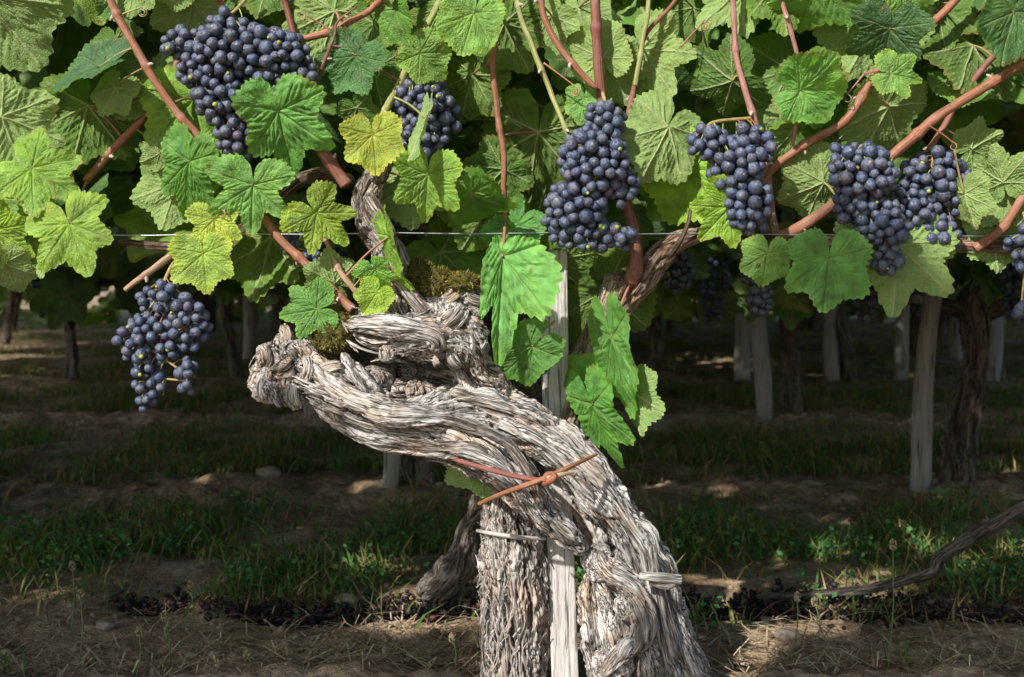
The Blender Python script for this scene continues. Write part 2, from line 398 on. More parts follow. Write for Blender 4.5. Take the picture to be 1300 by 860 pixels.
KC = dict(g=(.10, .25, .04, .6), d=(.05, .14, .04, .5), l=(.23, .37, .04, .5), y=(.28, .41, .05, .5), u=(.12, .23, .035, .66), m=(.085, .19, .018, .10), b=(.145, .33, .06, .7))
def petiole(acc, a, b, ra, rb, col, sag=.0):
    mid = (a + b) / 2 + np.array([0, 0, -sag]) + rng.normal(0, .004, 3)
    C = smooth([a, mid, b], 9); r = np.linspace(ra, rb, 9); r[-1] *= 1.5
    V, Fc, S, T_, _ = tube(C, r, 7)
    z = np.zeros(len(V)); acc.add(V, Fc, 1, lc=(*col, 1), vein=z, edge=z, lp=V, fib=np.stack([S, .004 * np.cos(T_), .004 * np.sin(T_)], 1))

def leaf_frame(j, tip, under, pitch, roll):
    d = tip - j; Ln = np.linalg.norm(d); T = Vector(d / Ln); cam_dir = Vector((0, -1, 0)); Nn = cam_dir - T * T.dot(cam_dir); Nn.normalize()
    if under: Nn = -Nn
    X = T.cross(Nn)
    M = Matrix((X, T, Nn)).transposed()
    return Ln, M @ Matrix.Rotation(R(roll), 3, 'Y') @ Matrix.Rotation(R(pitch), 3, 'X')

# ------------------------------------------------------------------ bark strands
def bark_disp(seed, amp, fine=1.0, tw=0., lob=1.0, cell=1.0):
    st = {}
    def f(S, TH, RR):
        a = TH + tw * S; Rn = np.maximum(RR, .006)
        q = np.stack([S, Rn * np.cos(a), Rn * np.sin(a)], 1) + seed * 3.17
        wv = np.stack([pn(q * 20 + 5), pn(q * 17 + 31), pn(q * 17 + 57)], 1) * np.array([.004, .013, .013])
        q = q + wv * cell
        big = pn(q * np.array([5, 40, 40.]) / cell)
        rope = np.minimum(1, np.abs(pn(q * np.array([3.2, 27, 27.]) / cell + 71)) * 3.6)
        med = pn(q * np.array([10, 115, 115.]) / cell + 9)
        fin = pn(q * np.array([11, 330, 330.]) + 21)
        mic = pn(q * np.array([32, 240, 240.]) + 43)
        pl = np.minimum(1, np.abs(med) * 6)                      # plates parted by cracks
        pf = np.minimum(1, np.abs(fin) * 3.0)
        h = .45 * pl + .35 * pf + .20 * (.5 + .7 * mic)
        st['h'] = np.clip((h + .25 * big) * (.35 + .65 * rope), 0, 1)
        return amp * (lob * 1.3 * big + 1.5 * lob * (rope - .8) + .85 * (pl - .75) + .38 * fine * (pf - .6) + .30 * mic + .75 * lob * pn(q * 24))
    return f, st
def strand(acc, pts, seed, amp=.006, ns=None, step=.0019, tw=0., lob=1.0, cell=1.0, mi=0, fine=1.0, round_ends=True):
    """pts: (px, py, Y, r in mm)"""
    A = np.array([[*P(a, b, c), d / 1000. * (D0 + c) / D0] for a, b, c, d in pts])
    Ls = np.linalg.norm(np.diff(A[:, :3], axis=0), axis=1).sum(); n = max(12, int(Ls / step))
    Q = smooth(A, n); C, r = Q[:, :3], np.maximum(Q[:, 3], .0015)
    if round_ends:
        s = np.linspace(0, Ls, n)
        for d, rr in ((s, r[0]), (Ls - s, r[-1])):
            k = np.clip(d / (rr * .9), 0, 1); r = r * np.sqrt(np.clip(1 - (1 - k) ** 2, .02, 1))
    ns = ns or int(max(24, min(180, 2 * math.pi * r.max() / (step * .9))))
    f, st = bark_disp(seed, amp, fine, tw, lob, cell)
    def g(S, TH, RR): return f(S, TH, RR) * np.clip(RR / .014, .15, 1)
    V, Fc, S, TH, RR = tube(C, r, ns, g)
    h = np.append(st['h'], [.5, .5]); a = TH + tw * S; Rn = np.maximum(RR, .006)
    acc.add(V, Fc, mi, h=h, fib=np.stack([S + seed, Rn * np.cos(a), Rn * np.sin(a)], 1))

def ellipsoid_pts(n, c, rad, seed):
    r_ = np.random.default_rng(seed); d = r_.normal(size=(n, 3)); d /= np.linalg.norm(d, axis=1)[:, None]
    return c + d * rad, d
def lump(acc, px, py, Y, rx, ry, rz, seed, amp=.006, cell=1.0, mi=0, swirl=6., step=.0019):
    """gnarled burr: an ellipsoid built as short fat strand"""
    c = P(px, py, Y); n = int(max(30, 2.2 * ry / 1000 / step)); ns = int(max(40, min(170, 6.28 * rx / 1000 / step)))
    C = np.stack([np.full(n, c[0]), np.full(n, c[1]), c[2] + np.linspace(-ry, ry, n) / 1000], 1)
    k = np.linspace(-1, 1, n); r = np.sqrt(np.clip(1 - k * k, .001, 1)) * rx / 1000
    f, st = bark_disp(seed, amp, 1.0, swirl, 1.0, cell)
    V, Fc, S, TH, RR = tube(C, r, ns, lambda S, TH, RR: f(S, TH, RR) * np.clip(RR / .012, .1, 1))
    V[:, 1] = c[1] + (V[:, 1] - c[1]) * rz / rx
    acc.add(V, Fc, mi, h=np.append(st['h'], [.5, .5]), fib=np.stack([S + seed, RR * np.cos(TH + swirl * S), RR * np.sin(TH + swirl * S)], 1))

# ------------------------------------------------------------------ ground
ALLEY = 1.35
PITS = [(-.36, .40, .09, .035), (-.13, .45, .09, .03), (.50, .46, .22, .045), (.95, .42, .18, .05), (-.60, .43, .04, .025)]
def ground_h(x, y):
    q = np.stack([x, y, np.zeros_like(x)], 1)
    d = np.abs((y + ALLEY / 2) % ALLEY - ALLEY / 2)                 # distance to the nearest row line
    near = np.exp(-(np.maximum(np.abs(x), np.abs(y - 3)) / 12) ** 2)
    h = .035 * np.exp(-(d / .16) ** 2) * (.6 + .8 * pn(q * 2.3 + 4))
    h = h + .022 * fbm(q * 3.1, 3) * near + .014 * fbm(q * 14 + 8, 3) * near * np.exp(-(d / .33) ** 2) + .006 * np.abs(pn(q * 30)) * near
    h = h + .02 * pn(q * .25 + 3)
    for a, b, rx, ry in PITS: h = h - .035 * np.exp(-(((x - a) / rx) ** 2 + ((y - b) / ry) ** 2))
    return h - .01
def cover(x, y):
    q = np.stack([x, y, np.zeros_like(x)], 1); y = y + .16 * pn(q * 1.7 + 40); d = np.abs((y + ALLEY / 2) % ALLEY - ALLEY / 2)
    c = np.clip((d - .08) / .26, 0, 1) * np.clip(.55 + 2.2 * pn(q * 3.3 + 11), 0.06, 1)
    first = y < .95
    c2 = np.clip((y - .38) / .25, 0, 1) * np.clip(.55 + 2.4 * pn(q * 4 + 2), 0.04, 1)
    return np.where(y < .72, np.minimum(c2, 1), c)
def build_ground():
    def axis(lo, hi, fine, far):
        a = np.arange(lo, hi, fine); s = fine; up = [hi]; dn = [lo]
        while up[-1] < far: s *= 1.12; up.append(up[-1] + s)
        s = fine
        while dn[-1] > -far: s *= 1.12; dn.append(dn[-1] - s)
        return np.concatenate([dn[:0:-1], a, up])
    xs = axis(-1.6, 1.6, .0075, 160); ys = axis(-.15, 2.8, .0075, 160)
    X, Y = np.meshgrid(xs, ys); x, y = X.ravel(), Y.ravel(); z = ground_h(x, y)
    nx, ny = len(xs), len(ys); i = np.arange(ny - 1)[:, None] * nx; j = np.arange(nx - 1)[None]
    Q = np.stack([i + j, i + j + 1, i + nx + j + 1, i + nx + j], -1).reshape(-1, 4)
    pit = np.zeros_like(x)
    for a, b, rx, ry in PITS: pit = np.maximum(pit, np.exp(-(((x - a) / rx / .9) ** 2 + ((y - b) / ry / .9) ** 2) ** 2))
    me = mkmesh('ground', np.stack([x, y, z], 1), [Q], [M_SOIL], dict(cover=cover(x, y), pit=np.clip(pit * 1.3 - .2, 0, 1)))
    tag(link('ground', me), kind='structure')
build_ground()

def scatter(n, x0, x1, y0, y1, dens, seed, tri=1.0):
    """points with density falling off with distance so the picture is evenly covered"""
    r_ = np.random.default_rng(seed); y = y0 + (y1 - y0) * r_.random(n) ** tri; hw = (D0 + y) * .5 + .15
    x = r_.uniform(-1, 1, n) * hw; k = r_.random(n) < dens(x, y); return x[k], y[k], r_
def blades(name, x, y, r_, hgt, wid, cols, lean=.5, flat=0., mat=None):
    n = len(x); z = ground_h(x, y); h = hgt * r_.uniform(.4, 1.3, n); a = r_.uniform(0, 6.283, n); b = r_.uniform(0, 6.283, n)
    wd = wid * r_.uniform(.6, 1.4, n); ln = lean * r_.uniform(.1, 1.2, n) * h
    side = np.stack([np.cos(a), np.sin(a), np.zeros(n)], 1) * wd[:, None]; d = np.stack([np.cos(b), np.sin(b), np.zeros(n)], 1)
    p0 = np.stack([x, y, z - .003], 1); up = np.array([0, 0, 1.])
    m1 = p0 + d * (ln * .3)[:, None] + up * (h * .5)[:, None] * (1 - flat); m2 = p0 + d * (ln * 1.0)[:, None] + up * (h * .97)[:, None] * (1 - flat)
    V = np.stack([p0 - side * .7, p0 + side * .7, m1 + side, m1 - side, m2], 1).reshape(-1, 3); o = np.arange(n)[:, None] * 5
    c = np.array(cols)[r_.integers(0, len(cols), n)] * r_.uniform(.6, 1.3, (n, 1)); c = np.repeat(np.concatenate([c, np.ones((n, 1))], 1), 5, 0)
    return mkmesh(name, V, [o + np.array([0, 1, 2, 3]), o + np.array([3, 2, 4])], [mat or M_GRASS], dict(lc=c), False)
dn = lambda x, y: cover(x, y) * np.where(y < .95, .6, .95)
x, y, r_ = scatter(170000, 0, 0, .15, 9.5, dn, 21, 1.5)
tag(link('grass', blades('grass', x, y, r_, .05, .0019, [(.075, .14, .02), (.11, .15, .025), (.19, .15, .045), (.25, .18, .08), (.06, .12, .02)], 1.0)), 'olive green and straw coloured grass growing between the vine rows', 'grass', kind='stuff')
# broad-leaved weeds in the first alley
def weeds():
    dn2 = lambda x, y: np.where(y < 1.2, cover(x, y) * (.5 + .5 * (pn(np.stack([x * 5, y * 5, x * 0], 1)) > -.1)), .25 * cover(x, y)) * np.where(y < .5, .25, 1.)
    x, y, r_ = scatter(12000, 0, 0, .3, 4.0, dn2, 22, 1.3); acc = Acc(); n = len(x); z = ground_h(x, y)
    k = 9; X = np.repeat(x, k); Y = np.repeat(y, k); Z = np.repeat(z, k); m = n * k; H = np.repeat(r_.uniform(.015, .055, n), k)
    a = r_.uniform(0, 6.283, m); up = r_.random(m); L_ = r_.uniform(.007, .016, m)
    c = np.stack([X + np.cos(a) * .008, Y + np.sin(a) * .008, Z + H * up], 1); d = np.stack([np.cos(a), np.sin(a), r_.uniform(-.2, .9, m)], 1); d /= np.linalg.norm(d, axis=1)[:, None]
    s = np.cross(d, r_.normal(size=(m, 3))); s /= np.linalg.norm(s, axis=1)[:, None]
    V = np.stack([c, c + d * (L_ * .5)[:, None] + s * (L_ * .3)[:, None], c + d * L_[:, None], c + d * (L_ * .5)[:, None] - s * (L_ * .3)[:, None]], 1).reshape(-1, 3)
    col = np.array([(.035, .15, .04), (.05, .18, .045), (.035, .11, .035), (.11, .19, .035)])[r_.integers(0, 4, m)] * r_.uniform(.7, 1.3, (m, 1))
    me = mkmesh('ground_weeds', V, [np.arange(m)[:, None] * 4 + np.arange(4)], [M_GRASS], dict(lc=np.repeat(np.concatenate([col, np.ones((m, 1))], 1), 4, 0)), False)
    tag(link('ground_weeds', me), 'low dark green weeds covering the soil of the first alley', 'weeds', kind='stuff')
weeds()
def straw():
    dn3 = lambda x, y: np.where(y < .6, .9, .35) * (np.abs((y + ALLEY / 2) % ALLEY - ALLEY / 2) < .5)
    x, y, r_ = scatter(9000, 0, 0, .08, 5.0, dn3, 23, 1.8); n = len(x); a = r_.uniform(0, 6.283, n); L_ = r_.uniform(.02, .10, n); wd = .0011
    d = np.stack([np.cos(a), np.sin(a), r_.uniform(-.05, .22, n)], 1) * L_[:, None]; s = np.stack([-np.sin(a), np.cos(a), np.zeros(n)], 1) * wd
    p = np.stack([x, y, ground_h(x, y) + .003], 1); bend = np.stack([r_.normal(0, .006, n), r_.normal(0, .006, n), r_.uniform(.002, .012, n)], 1)
    mid = p + d * .5 + bend; up = np.array([0, 0, wd])
    V = np.stack([p - s, p + s, mid + s, mid - s, p + d + s * .5, p + d - s * .5], 1).reshape(-1, 3) + up; o = np.arange(n)[:, None] * 6
    col = np.array([(.34, .26, .15), (.26, .19, .11), (.40, .33, .21), (.18, .11, .06)])[r_.integers(0, 4, n)] * r_.uniform(.6, 1.2, (n, 1))
    me = mkmesh('dry_straw', V, [o + np.array([0, 1, 2, 3]), o + np.array([3, 2, 4, 5])], [M_STRAW], dict(lc=np.repeat(np.concatenate([col, np.ones((n, 1))], 1), 6, 0)), False)
    tag(link('dry_straw', me), 'tan dry straw and dead stems lying over the soil', 'straw', kind='stuff')
straw()
def ico(sub):
    import bmesh
    bm = bmesh.new(); bmesh.ops.create_icosphere(bm, subdivisions=sub, radius=1.0); V = np.array([v.co[:] for v in bm.verts]); Fc = np.array([[v.index for v in f.verts] for f in bm.faces]); bm.free(); return V, Fc
IC1, IC2, IC3, IC4 = ico(1), ico(2), ico(3), ico(4)
def spheres(acc, P_, r, base, cols, squash=None, mi=0, r_=None):
    V0, F0 = base; n = len(P_); sc = np.ones((n, 3)) * np.asarray(r).reshape(-1, 1)
    if squash is not None: sc = sc * squash
    V = (V0[None] * sc[:, None] + P_[:, None]).reshape(-1, 3); Fc = (F0[None] + (np.arange(n) * len(V0))[:, None, None]).reshape(-1, 3)
    acc.add(V, [Fc], mi, lc=np.repeat(np.concatenate([cols, np.ones((n, 1))], 1), len(V0), 0))
def marc():
    specs = [(PITS[0], PITS[1], PITS[4]), (PITS[2], PITS[3])]
    lab = ['heap of black grape marc in the soil left of the old trunk', 'long heap of dark red grape marc in front of the fallen branch']
    for k, ps in enumerate(specs):
        r_ = np.random.default_rng(40 + k); acc = Acc()
        for (a, b, rx, ry) in ps:
            n = int(9500 * rx); x = a + r_.normal(0, rx * .62, n); y = b + r_.normal(0, ry * .62, n); z = ground_h(x, y) + r_.uniform(0, .02, n)
            cols = np.array([(.010, .006, .006), (.022, .007, .008), (.07, .02, .012), (.014, .010, .010)])[r_.choice(4, n, p=[.5, .25, .08, .17])]
            spheres(acc, np.stack([x, y, z], 1), r_.uniform(.002, .0065, n), IC1, cols, r_.uniform(.5, 1.5, (n, 3)))
        tag(link('grape_marc', acc.mesh('grape_marc', [M_STALK])), lab[k], 'grape marc', kind='stuff')
marc()
def clods():
    r_ = np.random.default_rng(51); x, y, r_ = scatter(4200, 0, 0, .1, 4.6, lambda x, y: np.where(y < .6, .8, (np.abs((y + ALLEY / 2) % ALLEY - ALLEY / 2) < .2) * .9), 51, 1.4)
    n = len(x); rr = np.exp(r_.normal(-5.4, .5, n)).clip(.002, .010); acc = Acc(); V0, F0 = IC2
    cols = np.array([(.20, .15, .10), (.26, .19, .125), (.14, .095, .06), (.30, .23, .16)])[r_.integers(0, 4, n)]
    spheres(acc, np.stack([x, y, ground_h(x, y) + rr * .2], 1), rr, IC1, cols, r_.uniform(.6, 1.25, (n, 3)) * np.array([1, 1, .7]))
    V = acc.V[0]; V += .0018 * np.stack([pn(V * 150), pn(V * 150 + 7), pn(V * 150 + 13)], 1)
    tag(link('soil_clods', acc.mesh('soil_clods', [M_STRAW], False)), 'crumbly tan clods and grit of bare soil along the rows', 'soil clods', kind='stuff')
clods()
def stone(px, py, r, lab, col=None):
    Y = .556 * F / (py - HY) - D0; p = P(px, py, Y); r = r / 1400 * (D0 + Y); V = IC3[0] * np.array([1.3, 1, .7]) * r; V = V * (1 + .25 * pn(IC3[0] * 1.6 + px))[:, None]
    o = link('stone', mkmesh('stone', V, [IC3[1]], [M_STONE])); o.location = (p[0], p[1], float(ground_h(np.array([p[0]]), np.array([p[1]]))[0]) + r * .35)
    tag(o, lab, 'stone', 'loose stones on the soil')
stone(1000, 812, 13, 'pale grey stone on the soil at the lower right'); stone(340, 612, 12, 'grey stone on the tan soil ridge left of the trunk'); stone(133, 794, 9, 'small tan stone on bare soil at the lower left'); stone(440, 760, 14, 'grey stone beside the black grape marc'); stone(243, 830, 7, 'tiny grey stone near the bottom left edge')

# flowering plantain stems
def plantain(px, py_base, py_top, k):
    Y = max(.06, .556 * F / (py_base - HY) - D0); a = P(px, py_base, Y); b = P(px + rng.uniform(-8, 8), py_top, Y + .02); a[2] = float(ground_h(np.array([a[0]]), np.array([a[1]]))[0]) - .003
    e = empty('plantain', a); acc = Acc(); C = smooth([a * 0, (b - a) * .5 + np.array([.004, 0, 0]), b - a], 12)
    V, Fc, S, T_, _ = tube(C, .0009, 6); acc.add(V, Fc, lc=(.12, .16, .05, 1)); link('stem', acc.mesh('stem', [M_GRASS]), e)
    acc = Acc(); n = 60; pts, _d = ellipsoid_pts(n, b - a, np.array([.0045, .0045, .007]), k); spheres(acc, pts, .0016, IC1, np.tile((.22, .18, .10), (n, 1)) * rng.uniform(.6, 1.3, (n, 1)))
    link('flower_head', acc.mesh('flower_head', [M_STRAW]), e); return e
PL = [(90, 800, 718), (100, 850, 755), (172, 862, 802), (205, 858, 846), (243, 800, 742), (315, 870, 832), (1005, 838, 758), (1040, 800, 764), (1127, 862, 692), (576, 864, 810), (215, 845, 782)]
for k, a in enumerate(sorted(PL)):
    e = plantain(*a, k); side = ('left' if a[0] < 650 else 'right')
    ords = ['first', 'second', 'third', 'fourth', 'fifth', 'sixth', 'seventh', 'eighth', 'ninth', 'tenth', 'eleventh']
    tag(e, f'thin plantain stem with pale seed head, {ords[k]} from the left at the bottom', 'plantain', 'plantain stems with seed heads')
def tuft(px, py, n, hgt, lab):
    Y = max(.05, .556 * F / (py - HY) - D0); a = P(px, py, Y); r_ = np.random.default_rng(px); acc = Acc(); gz = float(ground_h(np.array([a[0]]), np.array([a[1]]))[0])
    for k in range(n):
        an = r_.uniform(0, 6.28); h = hgt * r_.uniform(.5, 1.1); ln = r_.uniform(.2, .9) * h; b = np.array([r_.normal(0, .01), r_.normal(0, .01), -.003])
        d = np.array([math.cos(an), math.sin(an) * .5, 0]); C = smooth([b, b + d * ln * .25 + [0, 0, h * .6], b + d * ln + [0, 0, h * .95]], 8); wd = np.linspace(.0028, .0003, 8)[:, None] * np.array([-d[1], d[0], 0.])
        V = np.concatenate([C - wd, C + wd]); i = np.arange(7); acc.add(V, [np.stack([i, i + 8, i + 9, i + 1], 1)], lc=(*(np.array((.05, .13, .03)) * r_.uniform(.7, 1.3)), 1))
    o = link('grass_tuft', acc.mesh('grass_tuft', [M_GRASS])); o.location = (a[0], a[1], gz); tag(o, lab, 'grass tuft', 'taller grass tufts')
tuft(1145, 858, 12, .075, 'taller green grass tuft at the bottom right'); tuft(17, 862, 9, .05, 'green grass tuft in the bottom left corner'); tuft(430, 600, 14, .11, 'tall grass tuft left of the trunk near the grey post'); tuft(50, 565, 12, .10, 'tall grass tuft at the left edge in the second alley')

# ------------------------------------------------------------------ the old vine
VINE = empty('grape_vine', (0.2, 0, 0)); VINE['label'] = 'old gnarled grape vine with pale twisted trunk and leafy canes in front'; VINE['category'] = 'grape vine'
def vpart(name, me, parent=VINE):
    o = link(name, me, parent); o.matrix_parent_inverse = Matrix.Translation(-Vector(VINE.location)); return o
T = Acc()
# outer right strand, foot to head
strand(T, [(872, 930, .0, 56), (862, 870, .0, 44), (838, 790, .0, 31), (823, 735, 0, 26), (803, 686, -.005, 25), (770, 640, -.01, 26), (732, 587, -.008, 25), (682, 546, -.003, 27), (625, 518, 0, 27), (565, 500, .015, 27)], 1, .0075, tw=3., lob=1.1)
# inner companion of the outer strand (double ridge)
strand(T, [(812, 800, -.012, 12), (808, 735, -.018, 12), (793, 690, -.026, 11), (762, 646, -.032, 10), (728, 604, -.036, 10), (686, 566, -.034, 10), (630, 536, -.024, 10)], 2, .005, tw=5.)
strand(T, [(880, 900, -.03, 22), (862, 830, -.03, 18), (842, 760, -.026, 12), (822, 707, -.026, 10), (793, 660, -.026, 9), (762, 613, -.026, 11), (712, 568, -.026, 10), (650, 532, -.022, 10)], 3, .004, tw=4.)
# front strand sweeping down to the right
strand(T, [(744, 700, -.058, 14), (718, 684, -.06, 19), (684, 656, -.06, 20), (652, 615, -.058, 23), (622, 588, -.05, 25), (585, 566, -.035, 27), (540, 550, -.03, 26), (500, 535, -.03, 26), (455, 520, -.03, 24), (410, 495, -.03, 22)], 4, .006, tw=-3.)
strand(T, [(660, 640, -.05, 10), (640, 600, -.068, 13), (600, 575, -.066, 13), (550, 568, -.055, 12), (500, 556, -.045, 14), (460, 540, -.04, 15), (425, 520, -.04, 14), (400, 500, -.035, 10)], 5, .004, tw=6.)
strand(T, [(690, 640, -.078, 7), (666, 592, -.084, 9), (640, 562, -.072, 10), (590, 540, -.06, 10), (540, 528, -.05, 11), (490, 512, -.045, 9)], 6, .003, tw=6.)
# knotted lower column in front, under the end of the front strand
strand(T, [(756, 690, -.04, 12), (762, 712, -.045, 18), (786, 745, -.05, 25), (800, 780, -.05, 30), (800, 830, -.04, 34), (815, 900, -.02, 42)], 7, .008, tw=5., lob=1.1, cell=.9)
strand(T, [(758, 700, -.06, 9), (772, 725, -.078, 12), (800, 745, -.082, 13), (818, 780, -.08, 13), (812, 815, -.075, 13), (785, 835, -.075, 12), (765, 858, -.07, 14)], 8, .004, tw=8.)

strand(T, [(778, 640, .01, 16), (776, 700, .012, 20), (785, 760, .01, 24), (790, 840, .0, 30), (800, 920, .0, 34)], 63, .007, tw=3.)
strand(T, [(630, 556, .035, 14), (690, 606, .042, 14), (738, 660, .040, 14), (765, 710, .03, 14)], 64, .006, tw=3.)
strand(T, [(768, 690, -.03, 8), (755, 725, -.03, 12), (750, 760, -.035, 15), (757, 800, -.04, 18), (765, 860, -.03, 20), (770, 920, -.03, 20)], 65, .008, tw=3.)
lump(T, 800, 768, -.072, 18, 20, 12, 60, .005, swirl=12); lump(T, 778, 842, -.055, 24, 24, 16, 61, .006, swirl=10); lump(T, 835, 850, -.04, 34, 50, 24, 62, .008)
strand(T, [(920, 925, -.02, 22), (880, 845, -.035, 20), (860, 800, -.03, 14), (848, 745, -.03, 10)], 10, .004, tw=2.)
for k in range(9):    # loose fibres on the outer strand
    u = k / 8; o_ = rng.uniform(-8, 8)
    strand(T, [(870 - 20 * u + o_, 870 - 30 * k % 50, -.045, 6), (845 - 10 * u + o_, 780, -.05 - .002 * k % 3, 5), (822 + o_, 715 - 3 * k, -.04, 4)], 20 + k, .002, step=.0016)
# head: left burl, rim of the hollow, log above it
lump(T, 352, 478, -.03, 30, 28, 28, 30, .009, swirl=10); lump(T, 345, 495, -.035, 20, 18, 20, 31, .007, swirl=14)
strand(T, [(362, 420, -.02, 9), (366, 440, -.02, 19), (385, 466, -.025, 24), (372, 488, -.03, 26), (345, 485, -.035, 24)], 32, .008, tw=6.)
strand(T, [(375, 470, -.03, 20), (402, 486, -.04, 23), (440, 506, -.045, 23), (485, 528, -.04, 24), (530, 530, -.02, 28), (580, 528, 0, 30), (630, 540, .01, 28)], 33, .008, tw=4.)
strand(T, [(398, 458, -.045, 9), (415, 482, -.06, 12), (445, 505, -.066, 12), (490, 524, -.066, 13), (535, 530, -.058, 13), (580, 535, -.04, 12)], 34, .005, tw=5.)
strand(T, [(395, 505, -.04, 9), (425, 520, -.055, 12), (460, 538, -.055, 12), (500, 548, -.05, 13), (550, 556, -.05, 12)], 35, .004, tw=8.)
strand(T, [(436, 448, -.02, 5), (444, 466, -.035, 10), (456, 490, -.045, 16), (470, 515, -.04, 20)], 36, .005, tw=5.)
strand(T, [(452, 402, 0, 24), (470, 420, -.02, 26), (510, 427, -.028, 27), (548, 430, -.03, 28), (585, 440, -.025, 26), (600, 470, -.01, 22), (625, 500, 0, 24), (665, 530, .005, 22)], 37, .008, tw=7.)
strand(T, [(445, 410, -.03, 10), (480, 412, -.05, 11), (520, 418, -.055, 12), (552, 428, -.056, 12), (556, 448, -.05, 10)], 38, .004, tw=5.)
lump(T, 555, 430, -.04, 22, 24, 20, 39, .006, swirl=14); lump(T, 590, 425, -.015, 30, 38, 28, 40, .008, swirl=16); lump(T, 492, 448, -.04, 11, 13, 11, 41, .003, swirl=10)
strand(T, [(545, 480, .04, 12), (580, 490, .03, 14), (620, 515, .02, 14)], 43, .006)
lump(T, 500, 480, .05, 50, 28, 18, 44, .011, swirl=8); lump(T, 592, 372, .0, 24, 24, 22, 45, .008, swirl=10); lump(T, 563, 390, -.01, 22, 22, 18, 46, .007, swirl=10)
lump(T, 525, 494, -.008, 22, 15, 14, 48, .011, swirl=8); lump(T, 472, 482, -.02, 20, 18, 14, 49, .009, swirl=8)
def flakes(acc, pts, n, seed, lmin=.012, lmax=.05, wmax=.0032, lift=.006):
    """ragged strips of bark coming loose along a strand"""
    A_ = np.array([[*P(a, b, c), d / 1000.] for a, b, c, d in pts]); m = 200; Q = smooth(A_, m); C = Q[:, :3]; Tn, Nn, Bn = frames(C); r3 = np.random.default_rng(seed); Ls = np.linalg.norm(np.diff(C, axis=0), axis=1).sum()
    for _ in range(n):
        ln = r3.uniform(lmin, lmax); i0 = r3.uniform(.03, .95 - ln / Ls) * m; th = r3.uniform(-1.7, 1.7); tw_ = r3.uniform(-.5, .5); k = 10; pp = []
        e0, e1 = r3.uniform(0, 1, 2) ** 2 * lift
        for u in np.linspace(0, 1, k):
            i = int(min(m - 1, i0 + u * ln / Ls * m)); a = th + tw_ * u; d = Nn[i] * math.cos(a) + Bn[i] * math.sin(a)
            pp.append([*(C[i] + d * (Q[i, 3] * 1.02 + .0015 + e1 * max(0, u - .5) ** 2 * 4 + e0 * max(0, .5 - u) ** 2 * 4)), 0])
        pp = smooth(np.array(pp), 16)[:, :3]; wd = r3.uniform(.0010, wmax) * np.sin(np.linspace(.25, 2.9, 16)) * (1 + .3 * r3.normal(size=16)); V, Fc, S, TH, RR = tube(pp, np.maximum(wd, .0003), 8)
        acc.add(V, Fc, h=.35 + .5 * r3.random(), fib=np.stack([S + seed + th, RR * np.cos(TH), RR * np.sin(TH)], 1))
r_h = np.random.default_rng(88)
for k, (hx, hy, hY, hr) in enumerate([(345, 455, -.045, 12), (335, 492, -.05, 11), (372, 500, -.05, 12), (366, 428, -.03, 10), (390, 470, -.055, 11), (362, 470, -.06, 13), (350, 508, -.045, 9), (420, 470, -.05, 9), (480, 402, -.04, 9),
        (530, 412, -.05, 12), (575, 405, -.04, 13), (602, 412, -.035, 12), (590, 440, -.045, 13), (608, 440, -.03, 10), (572, 458, -.04, 9), (605, 372, -.02, 10), (575, 378, -.02, 11),
        (770, 735, -.07, 9), (812, 800, -.075, 10), (790, 820, -.08, 9), (775, 862, -.065, 12), (836, 812, -.04, 12)]):
    ang = r_h.uniform(0, 6.28); q = hr * 1.5
    strand(T, [(hx - q * math.cos(ang), hy - q * math.sin(ang), hY + .012, hr * .7), (hx, hy, hY, hr), (hx + q * math.cos(ang + .8), hy + q * math.sin(ang + .8), hY + .012, hr * .6)], 300 + k, .006, tw=r_h.uniform(-20, 20), lob=1.3, cell=.7, step=.0016)
flakes(T, [(862, 870, .0, 44), (838, 790, .0, 31), (823, 735, 0, 26), (803, 686, -.005, 25), (770, 640, -.01, 26), (728, 590, -.01, 28), (678, 550, -.005, 30), (625, 522, 0, 30)], 60, 201, wmax=.002, lmax=.04)
flakes(T, [(744, 700, -.058, 14), (686, 652, -.06, 22), (656, 610, -.058, 26), (628, 582, -.05, 29), (588, 562, -.035, 31), (540, 548, -.03, 27), (455, 520, -.03, 24), (380, 490, -.03, 22)], 50, 202, wmax=.002, lmax=.07)
flakes(T, [(375, 470, -.03, 20), (402, 486, -.04, 23), (440, 506, -.045, 23), (485, 528, -.04, 24), (530, 530, -.02, 28)], 40, 203, wmax=.0025, lift=.011)
flakes(T, [(452, 402, 0, 24), (470, 420, -.02, 26), (510, 427, -.028, 27), (548, 430, -.03, 28), (585, 440, -.025, 26)], 36, 204, wmax=.0025, lift=.010)
flakes(T, [(756, 690, -.04, 12), (762, 712, -.045, 18), (786, 745, -.05, 25), (800, 780, -.05, 30), (800, 830, -.04, 34), (815, 900, -.02, 42)], 40, 205, wmax=.0022, lift=.010)
flakes(T, [(340, 500, -.03, 24), (350, 470, -.03, 30), (366, 440, -.02, 20), (362, 420, -.02, 10)], 24, 206, .008, .025, wmax=.0022, lift=.006)
vpart('trunk', T.mesh('trunk', [M_BARK]))
for (a, b, Y, r, g) in ((490, 448, -.046, 6.5, 0), (553, 459, -.048, 5, 1), (441, 414, -.02, 6, 2)):     # pale pruning scars
    acc = Acc(); V = IC3[0] * np.array([1, .5, 1.15]) * r / 1000; V = V * (1 + .5 * pn(IC3[0] * 1.9 + g * 9))[:, None]; acc.add(V + P(a, b, Y), [IC3[1]])
    vpart('pruning_scar', acc.mesh('pruning_scar', [M_CUT]))

